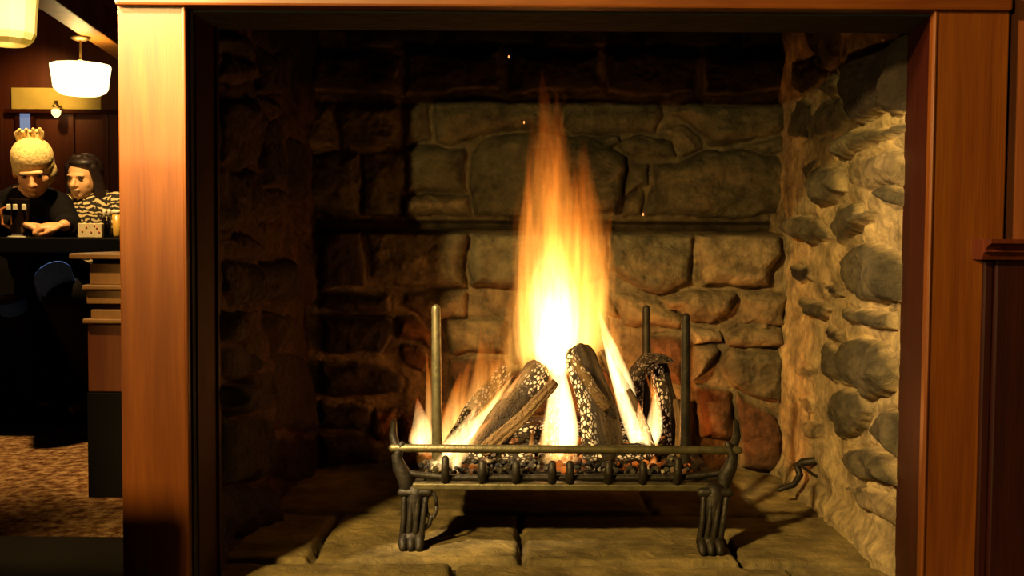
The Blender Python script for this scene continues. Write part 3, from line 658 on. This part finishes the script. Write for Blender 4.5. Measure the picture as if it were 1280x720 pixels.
plume = [tg(706, 470, 704, 140, 22, .42, belly=.5), tg(712, 470, 712, 185, 24, .45, belly=.55), tg(655, 460, 657, 185, 11, .4, belly=.5), tg(695, 470, 684, 85, 34, .42, belly=.45), tg(688, 480, 675, 120, 30, .6, belly=.5), tg(678, 470, 667, 130, 22, .5, belly=.5), tg(700, 480, 690, 105, 30, .5, belly=.5), tg(725, 470, 722, 170, 32, .5, belly=.5), tg(742, 460, 748, 215, 26, .5, belly=.5), tg(735, 430, 740, 225, 22, .5, belly=.5),
    tg(720, 480, 718, 165, 22, .22), tg(725, 470, 728, 215, 26, .35), tg(735, 460, 745, 235, 24, .35), tg(740, 450, 760, 260, 18, .3),
    tg(655, 470, 650, 230, 16, .25), tg(660, 470, 655, 150, 13, .35), tg(650, 460, 643, 210, 8, .18), tg(690, 470, 690, 230, 44, .7, belly=.4), tg(705, 470, 705, 260, 46, .7, belly=.4),
    tg(690, 470, 695, 250, 34, 1.6, belly=.45), tg(690, 475, 698, 270, 34, 2.4, belly=.5), tg(700, 470, 705, 300, 26, 2.0, belly=.5), tg(715, 455, 725, 330, 22, 1.2, belly=.5), tg(738, 450, 738, 175, 22, .45, belly=.6), tg(672, 450, 675, 320, 20, 1.2, belly=.5), tg(720, 455, 728, 270, 30, .7), tg(665, 470, 665, 260, 24, .8),
    tg(750, 440, 763, 250, 8, .5, belly=.6, sway=.006), tg(752, 400, 762, 300, 10, .3), tg(640, 470, 642, 330, 12, .3), tg(760, 450, 765, 350, 14, .3)]
for i in range(9):
    x = R.uniform(652, 735); plume.append(tg(x, 460, x+R.uniform(-8, 2), R.uniform(120, 215)+abs(x-684)*.8, R.uniform(5, 9), .55, belly=.6, sway=.006))
for i in range(16):
    x = R.uniform(650, 745); h = R.uniform(130, 290)+abs(x-690)*1.3
    plume.append(tg(x, 470, x+R.uniform(-6, 8), h, R.uniform(6, 12), R.uniform(.15, .35)))
flame_part('flame', plume, 1)
left = [tg(535, 572, 560, 500, 20, .9, 2.2, sway=.004), tg(585, 575, 640, 475, 15, .9, 2.24, power=.5), tg(600, 560, 620, 430, 22, .45, 2.32), tg(575, 560, 590, 470, 20, .5, 2.32), tg(565, 585, 610, 520, 12, 1.0, 2.12, power=.5), tg(528, 566, 524, 495, 15, 1.6, 2.15, sway=.004, power=.6), tg(522, 560, 517, 530, 10, 1.2, 2.15, sway=.003), tg(536, 560, 534, 430, 5, .8, 2.15, sway=.003), tg(548, 560, 543, 400, 7, .3, 2.2),
    tg(560, 566, 578, 455, 12, .9, 2.28), tg(572, 560, 590, 440, 14, .7, 2.3), tg(588, 545, 603, 405, 14, .65, 2.3), tg(600, 530, 612, 400, 12, .5, 2.3), tg(610, 520, 622, 420, 12, .5, 2.3),
    tg(560, 575, 625, 490, 12, 1.5, 2.17, sway=.005, power=.4), tg(575, 570, 645, 465, 10, 1.3, 2.2, sway=.005, power=.4), tg(590, 560, 655, 460, 9, .9, 2.19, sway=.004, power=.4), tg(552, 575, 600, 505, 14, 1.5, 2.16, sway=.004, power=.4), tg(545, 590, 585, 540, 11, 1.2, 2.1, power=.5),
    tg(570, 592, 574, 545, 7, 1.3, 2.08, sway=.003), tg(625, 500, 635, 400, 14, .5, 2.3), tg(545, 590, 530, 560, 20, .3, 2.1)]
flame_part('flame', left, 2)
mid = [tg(702, 578, 700, 430, 22, 2.0, 2.22, power=.4, sway=.004), tg(690, 578, 700, 440, 16, 1.2, 2.2, power=.4, sway=.004), tg(712, 578, 704, 450, 14, 1.3, 2.2, power=.4, sway=.004), tg(675, 575, 690, 500, 6, .7, 2.16, power=.5, sway=.003), tg(700, 585, 696, 545, 24, .8, 2.12), tg(662, 570, 668, 530, 4, .6, 2.11, sway=.002)]
flame_part('flame', mid, 3)
right = [tg(802, 575, 752, 410, 11, 2.0, 2.14, power=.35, sway=.004), tg(790, 520, 748, 380, 14, 1.6, 2.2, power=.4, sway=.004), tg(814, 560, 822, 480, 12, 1.5, 2.16, power=.5, sway=.004), tg(806, 565, 800, 500, 10, 1.3, 2.14, power=.5, sway=.003),
    tg(770, 480, 768, 385, 9, .5, 2.25), tg(820, 560, 812, 455, 5, .6, 2.2), tg(816, 590, 810, 565, 6, .9, 2.08)]
flame_part('flame', right, 4)
# the light the fire gives
FC = (1, .13, .012)
def fl(px, py, D, e, r=.05):
    o = light('fire_light', 'POINT', (0, 0, 0), FC, e, r); o.parent = fire; o.location = P(px, py, D)-fire.location
    return o
fl(690, 480, 2.36, .45, .05); fl(600, 535, 2.36, .65, .04); fl(786, 524, 2.51, 3.6, .01).data.color = (1, .34, .07)
# sparks
M['spark'] = simple('spark', (.1, .02, .01), .8, emis=(1, .35, .08), es=2.0)
for px, py, lab in ((655, 153, 'tiny orange spark drifting up beside the flame tip'), (636, 71, 'tiny faint spark highest above the flame'), (804, 268, 'tiny spark floating right of the flame by the stone ledge')):
    p = P(px, py, 2.3); tag(MB().ell(p, (.0016, .0016, .003), None, 8, 6).build('spark', M['spark'], origin=p), lab, 'spark')

# ------------------------------------------------------------------ the room beyond, on the left
cm, nt, b, out = newmat('mottled_carpet')
v = coords(nt, (1, 1, 1)); n = nd(nt, 'ShaderNodeTexNoise', Scale=26.0, Detail=6.0, Roughness=.7); nt.links.new(v, n.inputs['Vector'])
nt.links.new(ramp(nt, n.outputs['Fac'], [(.38, (.07, .025, .012)), (.5, (.22, .11, .045)), (.62, (.42, .26, .12))]), b.inputs['Base Color'])
b.inputs['Roughness'].default_value = 1; b.inputs['Specular IOR Level'].default_value = 0
bp = nd(nt, 'ShaderNodeBump', Strength=1.0, Distance=.01); nt.links.new(n.outputs['Fac'], bp.inputs['Height']); nt.links.new(bp.outputs[0], b.inputs['Normal'])
M['carpet'] = cm
tag(MB().box(-5, 3, -4, 8.6, -.1, 0).build('floor', cm), kind='structure')
YW = 8.2
tag(MB().box(-5, 3, YW, YW+.1, 0, 2.6).build('wall_far', M['redpanel']), kind='structure')
tag(MB().box(-5, 3, -4, 8.6, 2.5, 2.6).build('ceiling', M['post_dark']), kind='structure')
tag(MB().box(-5.1, -5, -4, 8.6, 0, 2.6).build('wall_side', M['redpanel']), kind='structure')
# lit frieze board and battens on the far wall
def wx(px, D): return P(px, 150, D).x
fz0, fz1 = P(60, 137, YW-.02).z, P(60, 110, YW-.02).z
fr = empty('lit_frieze', (wx(60, YW), YW-.03, fz0), 'yellow-lit plaster frieze band high on the far wall behind the lamps', 'frieze')
M['cream'] = simple('cream_plaster', (.75, .55, .18), .8, 0, 6, .15)
MB().box(wx(17, YW), wx(128, YW), YW-.03, YW, fz0, fz1).build('band', M['cream'], fr)
MB().box(wx(10, YW), wx(150, YW), YW-.06, YW, fz0-.03, fz0).build('moulding', M['post_dark'], fr, bevel=.004)
light('frieze_lamp', 'SPOT', (wx(60, YW)+.1, YW-.5, fz1+.12), (1, .62, .14), 15, .03, (wx(55, YW), YW, fz0+.05), 95, 1)
m = MB()
for px in (2, 90, 133): m.box(wx(px, YW)-.02, wx(px, YW)+.02, YW-.025, YW, 0, fz0-.03)
tag(m.build('trim_1', M['redpanel'], bevel=.004), kind='structure')
# window strip
M['sky_glass'] = simple('dusk_glass', (.1, .15, .3), .2, emis=(.28, .36, .62), es=.55)
wn = empty('window_1', (wx(33, YW), YW-.02, P(33, 200, YW).z), kind='structure')
m = MB(); x0, x1 = wx(26, YW), wx(40, YW); z0, z1 = P(33, 200, YW).z, P(33, 138, YW).z
m.box(x0-.03, x0, YW-.03, YW, z0-.03, z1); m.box(x1, x1+.03, YW-.03, YW, z0-.03, z1); m.box(x0, x1, YW-.03, YW, z0-.03, z0)
m.build('frame', M['post_dark'], wn); MB().box(x0, x1, YW-.015, YW-.005, z0, z1).build('pane', M['sky_glass'], wn)
# beam
b0 = P(30, -15, 5.53); b1 = P(150, 68, 7.5); dr = (b1-b0); dr.z = 0; dr.normalize(); sd = Vector((dr.y, -dr.x, 0)); zbm = P(103, 46, 6.85).z
m = MB(); s_ = b0-dr*2; e_ = b1+dr*.8; wv = .075
vs = []
for z in (zbm, zbm+.2):
    for q in (s_-sd*wv, s_+sd*wv, e_+sd*wv, e_-sd*wv): vs.append((q.x, q.y, z))
m.add(vs, [(0,3,2,1),(4,5,6,7),(0,1,5,4),(1,2,6,5),(2,3,7,6),(3,0,4,7)])
M['beam'] = simple('pine_beam', (.42, .17, .03), .5, 0, 5, .3)
tag(m.build('ceiling_beam', M['beam'], bevel=.006, origin=(s_.x, s_.y, zbm)), 'brown wooden beam sloping across the upper left, lit beside the lamp canopy', 'beam')
# pendant lamps
def shade_mat(name, col, s):
    return simple(name, (.8, .7, .45), .4, emis=col, es=s)
def pendant(px, py_top, py_bot, wpx, D, mat, label, lp_e, col, py_can):
    c = P(px, (py_top+py_bot)/2, D); zt_ = P(px, py_top, D).z; zb_ = P(px, py_bot, D).z; hw = wpx/2*S(D); H_ = zt_-zb_
    cz = P(px, py_can, D).z
    t = empty('pendant_lamp', (c.x, c.y, zb_), label, 'lamp')
    sh = MB().lathe((c.x, c.y, zb_), [(hw*.35, 0), (hw*.62, .01*H_), (hw*.80, .10*H_), (hw*.90, .22*H_), (hw*.93, .5*H_), (hw, .93*H_), (hw*1.0, H_), (hw*.97, H_), (hw*.3, H_*.93)], 8 if wpx > 90 else 12).build('lamp_shade', mat, t, smooth=False, bevel=.006)
    MB().tube([(c.x, c.y, zt_-.02), (c.x, c.y, cz)], .008, 8).build('rod', M['brass'], t, smooth=True)
    MB().lathe((c.x, c.y, zt_-.01), [(.02, 0), (.028, .012), (.02, .03), (.012, .04)], 12).build('finial', M['brass'], t, smooth=True)
    MB().lathe((c.x, c.y, cz-.02), [(.03, 0), (.05, .008), (.062, .02), (.062, .028)], 20).build('canopy', M['brass'], t, smooth=True)
    l = light('bulb_light', 'POINT', (0, 0, 0), col, lp_e, .05); l.parent = t; l.location = (0, 0, H_+.03)
    l2 = light('bulb_light', 'POINT', (0, 0, 0), col, lp_e*.5, .05); l2.parent = t; l2.location = (0, 0, -.06)
    return t
M['brass'] = simple('aged_brass', (.35, .22, .08), .35, .9)
pendant(101, 81, 119, 73, 6.85, shade_mat('white_glass_shade', (1, .80, .38), 2.6), 'glowing white glass bowl pendant lamp hanging from the beam', 6, (1, .62, .2), 47)
pendant(8, -12, 57, 76, 4.9, shade_mat('yellow_glass_shade', (.80, .45, .03), .38), 'yellow glass pendant lamp cut off at the top left corner', 1.3, (1, .6, .15), -60)
# small wall sconce
p = P(70, 126, YW-.12)
t = empty('wall_sconce', p, 'small candle-shaped wall light in front of the lit frieze', 'wall light')
MB().lathe((p.x, p.y, p.z-.05), [(.012, 0), (.03, .01), (.02, .02), (.014, .05)], 12).build('holder', M['brass'], t, smooth=True)
MB().lathe((p.x, p.y, p.z-.06), [(.012, -.06), (.03, -.04), (.034, -.01), (.02, 0)], 12).build('bulb', simple('bulb_glow', (1, .8, .4), .4, emis=(1, .7, .25), es=2.5), t, smooth=True)
MB().tube([(p.x, p.y, p.z-.045), (p.x, YW-.03, p.z-.03)], .008).build('bracket', M['brass'], t, smooth=True)

# cabinet with stepped mouldings, front edge seen left of the pilaster
DC = 3.5
cb = empty('sideboard', (P(130, 360, DC).x, DC+.2, 0), 'wooden sideboard with pale top edge and stepped drawer fronts left of the pilaster', 'sideboard')
def cz_(py): return P(125, py, DC).z
xrr = -.70
xa = lambda px: P(px, 360, DC).x
MB().box(xa(91), xrr, DC-.03, DC+.38, cz_(323.5), cz_(316.5)).build('top', M['cab'], cb, bevel=.004)
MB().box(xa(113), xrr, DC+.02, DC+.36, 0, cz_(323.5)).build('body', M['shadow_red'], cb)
for (t0, t1, px) in ((330, 356, 112), (362, 380, 108), (387, 398, 113)):
    MB().box(xa(px), xrr, DC, DC+.03, cz_(t1), cz_(t0)).build('drawer_front', M['cab'], cb, bevel=.003)
for (t0, t1, px) in ((356, 362, 105), (398, 404, 105)):
    MB().box(xa(px), xrr, DC-.018, DC+.03, cz_(t1), cz_(t0)).build('moulding', M['cab'], cb, bevel=.004)
MB().box(xa(108), xrr, DC+.005, DC+.03, cz_(490), cz_(404)).build('lower_panel', M['panel'], cb, bevel=.003)
MB().box(xa(107), xrr, DC+.0, DC+.03, 0, cz_(491)).build('shade_board', M['black'], cb, bevel=.003)  # black board stands in for the shade on the sideboard's base

# table with the guests
ZT = P(70, 297, 4.45).z; ZTT = ZT
tb = empty('pub_table', (-2.1, 4.9, 0), 'dark wooden pub table where the two guests sit', 'table')
MB().box(-2.95, -1.42, 4.45, 5.30, ZT-.065, ZT).build('tabletop', M['black'], tb, bevel=.006)
MB().lathe((-2.2, 4.95, 0), [(.28, 0), (.27, .03), (.05, .06), (.045, ZT-.12), (.12, ZT-.07)], 20).build('pedestal', M['black'], tb, smooth=True)
MB().box(-3.1, -1.25, 5.72, 5.80, 0, P(60, 245, 5.75).z).build('bench_back', M['black'])
bo = sc.objects['bench_back']; bo.name = 'bench'; tag(bo, 'black high-backed bench behind the seated guests', 'bench')
mb = MB().box(-3.1, -1.25, 5.15, 5.72, .0, .45); o = mb.build('bench_seat', M['black'], bevel=.02); o.parent = bo; o.name = 'seat'

# ------------------------------------------------------------------ people
M['skin'] = simple('skin', (.72, .40, .18), .5, 0, 12, .1)
M['skin2'] = simple('skin_ruddy', (.68, .34, .14), .5, 0, 12, .12)
def head_parts(m, c, Mx, s=1.0):
    q = lambda x, y, z: c + Mx @ Vector((x*s, y*s, z*s))
    E = lambda x, y, z, rx, ry, rz: m.ell(q(x, y, z), (rx*s, ry*s, rz*s), Mx, 20, 14)
    E(0, .012, .03, .076, .094, .088); E(0, -.012, -.02, .066, .078, .085); E(0, -.040, -.075, .034, .034, .030)
    E(-.035, -.042, -.02, .028, .03, .03); E(.035, -.042, -.02, .028, .03, .03)         # cheeks
    E(0, -.078, .022, .05, .018, .012)                                                    # brow
    m.tube([q(0, -.086, .012), q(0, -.100, -.012), q(0, -.108, -.026)], [.009*s, .011*s, .014*s], 10)
    E(-.012, -.094, -.030, .009, .009, .008); E(.012, -.094, -.030, .009, .009, .008)
    E(0, -.084, -.049, .024, .010, .006); E(0, -.083, -.057, .021, .010, .007)           # lips
    for sx in (-1, 1): E(sx*.078, .012, -.004, .010, .020, .032)
def hand(m, wrist, direction, palm_n, sgn, s=1.0, curl=.9):
    d = Vector(direction).normalized(); n = Vector(palm_n); n = (n-d*n.dot(d)).normalized(); sd = d.cross(n)*sgn
    Mx = Matrix.Identity(3); Mx.col[0] = sd; Mx.col[1] = n; Mx.col[2] = d
    pc = wrist+d*.05*s; m.ell(pc, (.040*s, .016*s, .052*s), Mx)
    for k, (o, L) in enumerate(((-.030, .062), (-.010, .076), (.011, .072), (.031, .056))):
        b = wrist+d*.088*s+sd*o*s; L = L*s; p = [b-d*.02]; cur = b; an = 0
        p.append(cur)
        for j in range(3):
            an += curl*(.55 if j == 0 else .75); dv = d*math.cos(an)+n*math.sin(an); cur = cur+dv*L*(.45, .32, .23)[j]; p.append(cur)
        m.tube(p, [.0095*s, .0095*s, .009*s, .008*s, .007*s], 8)
    b = wrist+d*.025*s-sd*.032*s
    m.tube([b, b-sd*.018*s+d*.022*s+n*.008, b-sd*.014*s+d*.05*s+n*.02, b-sd*.002*s+d*.068*s+n*.028], [.013*s, .012*s, .010*s, .008*s], 8)
# ---- man in a beanie
DM = 4.82
man = empty('person', P(30, 400, 5.25), 'person in a beige knit beanie and dark jacket leaning over the table, hands together', 'person')
hc = P(42, 214, DM-.02); HM = Euler((math.radians(24), math.radians(-4), math.radians(16))).to_matrix()
body = MB(); head_parts(body, hc, HM, 1.0)
nk = P(36, 243, DM+.10); shl = P(1, 258, DM+.16); shr = P(72, 258, DM+.14); ch = P(38, 275, DM+.20); pel = Vector((ch.x-.02, DM+.55, .56)); 
body.tube([hc+HM @ Vector((0, .03, -.06)), nk, ch], [.052, .055, .09], 12)
ell_, elr = P(-16, 300, DM-.02), P(86, 296, DM+.02); elr.z = ZT+.055; ell_.z = ZT+.055
wl, wr = P(30, 291, 4.62), P(80, 288, 4.60)
wl.z = ZT+.045; wr.z = ZT+.05
torso = [(ch, (.18, .11, .16)), ((ch+pel)/2, (.16, .11, .18)), (pel, (.17, .13, .12))]
for c_, r_ in torso: body.ell(c_, tuple(x*.93 for x in r_))
body.tube([shl, ell_, wl], [.052, .040, .026], 12); body.tube([shr, elr, wr], [.052, .040, .026], 12)
body.tube([shl, nk, shr], [.055, .06, .055], 12)
hand(body, wl, (1, -.15, -.02), (0, -.3, -1), 1, .95, 1.0)
hand(body, wr, (-1, -.5, -.1), (0, .2, -1), -1, 1.05, 1.35)
kn = [Vector((pel.x-.02, 4.85, .56)), P(66, 344, 4.33)]
for i, k_ in enumerate(kn):
    ft = Vector((k_.x+.02, k_.y+.66, .10)); body.tube([pel, k_, ft], [.08, .054, .034], 12); body.ell(ft+Vector((0, -.06, -.05)), (.030, .09, .025))
body.build('body', M['skin2'], man, remesh=.0045)
M['jacket'] = simple('dark_jacket', (.005, .004, .004), .9, 0, 20, .3, spec=.08)
M['denim'] = simple('blue_denim', (.03, .13, 1.0), .8, 0, 90, .25)
jk = MB()
for c_, r_ in torso[:2]: jk.ell(c_, tuple(x*1.08 for x in r_))
jk.ell(pel+Vector((0, 0, .1)), (.18, .14, .08))
jk.tube([shl, ell_, wl.lerp(ell_, .12)], [.068, .055, .040], 14); jk.tube([shr, elr, wr.lerp(elr, .12)], [.068, .055, .042], 14)
jk.tube([shl, nk+Vector((0, .0, -.035)), shr], [.070, .084, .070], 14)
jk.build('jacket', M['jacket'], man, remesh=.006)
tr_ = MB()
for k_ in kn:
    ft = Vector((k_.x+.02, k_.y+.66, .10)); tr_.tube([pel+Vector((0, 0, -.02)), k_, ft], [.098, .074, .052], 14)
tr_.build('jeans', M['denim'], man, remesh=.006)
for k_ in kn:
    ft = Vector((k_.x+.02, k_.y+.60, .045)); top_ = k_.lerp(Vector((k_.x+.02, k_.y+.66, .10)), .16)
    MB().ell(ft, (.046, .125, .042)).tube([top_, k_.lerp(ft, .6), ft+Vector((0, .05, .04))], [.090, .080, .062], 14).build('shade_boot', M['black'], man, smooth=True)  # black shafts added over the shins in place of the shade there
M['knit'] = simple('beige_knit', (.72, .52, .20), .95, 0, 60, .25, .004, 90)
bn = MB(); q = lambda x, y, z: hc+HM @ Vector((x, y, z))
bn.ell(q(0, .016, .062), (.088, .104, .085), HM, 28, 18)
bn.ell(q(0, .022, .030), (.088, .100, .075), HM, 28, 18); bn.ell(q(.03, .03, -.01), (.062, .075, .07), HM, 24, 14)
bn.build('beanie', M['knit'], man, smooth=True)
tf = MB()
for i in range(7):
    x = -.045+.015*i; tf.tube([q(x, .03, .135), q(x*1.15, .03, .165+.012*(i % 2)), q(x*.9+.006, .025, .172+.010*((i+1) % 2))], [.012, .010, .007], 8)
tf.build('knit_tuft', M['knit'], man, smooth=True)
M['dark'] = simple('dark_brown', (.02, .012, .008), .5)
for sx in (-1, 1):
    MB().ell(q(sx*.031, -.080, .004), (.011, .006, .0055), HM, 12, 8).build('eye', M['dark'], man, smooth=True)
    MB().ell(q(sx*.032, -.089, .019), (.018, .006, .004), HM, 12, 8).build('eyebrow', M['dark'], man, smooth=True)
# ---- woman
DW = 5.42
wo = empty('person', P(108, 400, 5.6), 'person with long dark hair and patterned black-and-cream sweater smiling behind the table', 'person')
hc2 = P(104, 224, DW); HW = Euler((math.radians(6), math.radians(3), math.radians(-8))).to_matrix()
body = MB(); head_parts(body, hc2, HW, .92)
nk2 = hc2+Vector((.0, .03, -.13)); ch2 = P(112, 272, DW+.06); pe2 = Vector((ch2.x+.02, 5.58, .55)); sl2 = P(78, 258, DW+.04); sr2 = P(146, 254, DW+.04)
el2 = P(72, 296, DW-.06); er2 = P(158, 293, DW-.06); wl2 = P(100, 291, DW-.28); wr2 = P(120, 290, DW-.26)
for e_ in (el2, er2): e_.z = ZT+.06
for e_ in (wl2, wr2): e_.z = ZT+.04; e_.y = 5.18
el2.y = er2.y = 5.34
body.tube([hc2+HW @ Vector((0, .02, -.05)), nk2, ch2], [.044, .046, .07], 12)
T2 = [(ch2, (.155, .10, .15)), ((ch2+pe2)/2, (.145, .11, .17)), (pe2, (.17, .13, .11))]
for c_, r_ in T2: body.ell(c_, tuple(x*.92 for x in r_))
body.tube([sl2, el2, wl2], [.044, .034, .023], 12); body.tube([sr2, er2, wr2], [.044, .034, .023], 12); body.tube([sl2, nk2+Vector((0, .02, -.03)), sr2], [.045, .052, .045], 12)
hand(body, wl2, (.9, -.2, 0), (0, -.2, -1), 1, .85, .6); hand(body, wr2, (-.9, -.25, .02), (0, -.2, -1), -1, .85, .6)
for sx in (-.09, .09):
    k_ = Vector((pe2.x+sx, 5.0, .58)); ft = Vector((k_.x, 5.1, .05)); body.tube([pe2+Vector((sx*.8, 0, 0)), k_, ft], [.075, .055, .035], 12); body.ell(ft+Vector((0, -.06, -.01)), (.034, .10, .03))
body.build('body', M['skin'], wo, remesh=.0045)
sm, nt, b, out = newmat('patterned_knit')
v = coords(nt, (1, 1, 1)); vo = nd(nt, 'ShaderNodeTexVoronoi', Scale=62.0); nt.links.new(v, vo.inputs['Vector'])
wv_ = nd(nt, 'ShaderNodeTexWave', Scale=14.0, Distortion=9.0, bands_direction='Z'); nt.links.new(v, wv_.inputs['Vector'])
ml = nd(nt, 'ShaderNodeMath', operation='MULTIPLY'); nt.links.new(vo.outputs['Distance'], ml.inputs[0]); nt.links.new(wv_.outputs['Fac'], ml.inputs[1])
nt.links.new(ramp(nt, ml.outputs[0], [(.30, (.02, .014, .01)), (.38, (.62, .48, .24))]), b.inputs['Base Color']); b.inputs['Roughness'].default_value = .95
sw = MB()
for c_, r_ in T2[:2]: sw.ell(c_, tuple(x*1.07 for x in r_))
sw.ell(pe2+Vector((0, 0, .08)), (.18, .14, .08))
sw.tube([sl2, el2, wl2.lerp(el2, .1)], [.060, .052, .036], 14); sw.tube([sr2, er2, wr2.lerp(er2, .1)], [.060, .052, .036], 14); sw.tube([sl2, nk2+Vector((0, .03, -.05)), sr2], [.060, .062, .060], 14)
sw.build('sweater', sm, wo, remesh=.006)
tw = MB()
for sx in (-.09, .09):
    k_ = Vector((pe2.x+sx, 5.0, .58)); ft = Vector((k_.x, 5.1, .08)); tw.tube([pe2+Vector((sx*.8, 0, -.01)), k_, ft], [.092, .068, .046], 14)
tw.build('trousers', M['jacket'], wo, remesh=.007)
M['hair'] = simple('dark_hair', (.018, .010, .008), .4, 0, 60, .4, .002, 160)
q2 = lambda x, y, z: hc2+HW @ Vector((x*.92, y*.92, z*.92)); hr = MB()
hr.ell(q2(0, .035, .050), (.080, .086, .080), HW, 24, 16)
for sx in (-1, 1):
    L_ = (-.13 if sx < 0 else -.19)
    hr.tube([q2(sx*.03, -.03, .108), q2(sx*.066, -.028, .07), q2(sx*.080, .004, .0), q2(sx*.082, .02, -.07), q2(sx*.075, .02, L_)], [.020, .022, .022, .026, .018] if sx < 0 else [.024, .026, .028, .034, .026], 12)
hr.ell(q2(.014, -.018, .088), (.066, .062, .034), HW); hr.ell(q2(0, .06, -.04), (.078, .05, .10), HW)
hr.build('hair', M['hair'], wo, remesh=.005)
for sx in (-1, 1):
    MB().ell(q2(sx*.030, -.081, .004), (.011, .006, .005), HW, 12, 8).build('eye', M['dark'], wo, smooth=True)
    MB().ell(q2(sx*.031, -.089, .020), (.017, .005, .0035), HW, 12, 8).build('eyebrow', M['dark'], wo, smooth=True)
MB().ell(q2(0, -.094, -.0525), (.020, .006, .0035), HW, 12, 8).build('teeth', simple('teeth', (.8, .65, .45), .4), wo, smooth=True)
sf = MB(); sf.tube([nk2+Vector((-.055, -.03, .035)), nk2+Vector((-.06, -.06, -.02)), nk2+Vector((-.055, -.085, -.08))], [.022, .026, .020], 10)
sf.build('scarf', simple('cream_scarf', (.75, .60, .28), .9, 0, 40, .2), wo, smooth=True)

# ------------------------------------------------------------------ things on the table
def zt_at(x, y, z): return Vector((x, y, z))
# stout glass with pale facets
D = 4.60; c = P(25, 290, D); r = 12.5*S(D)
t = empty('beer_mug', (c.x, D, ZT), 'dark beer mug with three pale square facets standing in front of the man', 'beer mug')
M['stout'] = simple('stout_glass', (.012, .007, .005), .15, coat=.6); M['facet'] = simple('pale_facet', (.85, .78, .55), .4)
hm = P(25, 250, D).z-ZT
MB().lathe((c.x, D, ZT+.006), [(r*.8, 0), (r*.86, .01), (r*.9, hm*.5), (r, hm*.96), (r*.96, hm)], 12).build('glass', M['stout'], t)
for k in (-1, 0, 1):
    xx = c.x+k*9.5*S(D); yy = D-r*(1.0 if k == 0 else .72)-.0035; z0 = P(25, 263, D).z
    MB().box(xx-.0095, xx+.0095, yy, yy+.006, z0, z0+.025).build('facet', M['facet'], t, bevel=.003)
MB().tube([(c.x-r*.9, D, ZT+hm*.85), (c.x-r*1.7, D-.01, ZT+hm*.75), (c.x-r*1.7, D-.01, ZT+hm*.35), (c.x-r*.85, D, ZT+hm*.25)], .007, 8).build('handle', simple('amber_glass', (.45, .16, .06), .25), t, smooth=True)
p = P(25, 297, 4.56)
tag(MB().lathe((c.x, D, ZT), [(.052, 0), (.052, .004), (.03, .0055)], 24).build('beer_mat', M['facet'], origin=(c.x, D, ZT)), 'pale round beer mat under the dark beer mug', 'beer mat')
# card holder
D = 4.72; x0, x1 = P(97, 285, D).x, P(127, 285, D).x; z1 = P(110, 279, D).z
t = empty('card_box', ((x0+x1)/2, D, ZT), 'small cream box with red spots between the hands and the bottles', 'box')
MB().box(x0, x1, D, D+.03, ZT, z1).build('box_body', simple('cream_card', (.78, .62, .34), .7, 0, 30, .1), t, bevel=.002)
M['red'] = simple('red_print', (.6, .06, .03), .6)
for px, py in ((103, 289), (108, 284), (114, 290), (121, 285), (124, 290), (118, 282)):
    q_ = P(px, py, D-.001); MB().ell(q_, (.004, .0015, .0032), None, 10, 6).build('red_spot', M['red'], t)
for px, lab in ((130.5, 'slim black bottle with cream neck beside the cream box'), (136.5, 'slim black bottle with cream neck next to the amber beer glass')):
    D = 4.76; c = P(px, 285, D); hb = P(px, 262, D).z-ZT; r = .0098
    t = empty('bottle', (c.x, D, ZT), lab, 'bottle', None)
    MB().lathe((c.x, D, ZT), [(r, 0), (r, hb*.6), (r*.55, hb*.78), (r*.5, hb*.85)], 14).build('bottle_body', M['stout'], t, smooth=True)
    MB().lathe((c.x, D, ZT+hb*.68), [(r*.68, 0), (r*.66, hb*.22), (r*.7, hb*.32), (r*.4, hb*.33)], 12).build('neck_label', M['facet'], t, smooth=True)
D = 4.78; c = P(146, 285, D); hb = P(146, 263, D).z-ZT
t = empty('beer_glass', (c.x, D, ZT), 'amber beer glass at the table end beside the pilaster', 'glass')
MB().lathe((c.x, D, ZT), [(.014, 0), (.015, .01), (.0195, hb*.84)], 16).build('beer', simple('amber_beer', (.55, .33, .06), .25, emis=None), t, smooth=True)
MB().lathe((c.x, D, ZT+hb*.84), [(.0195, 0), (.0205, hb*.14), (.018, hb*.16)], 16).build('foam', M['facet'], t, smooth=True)
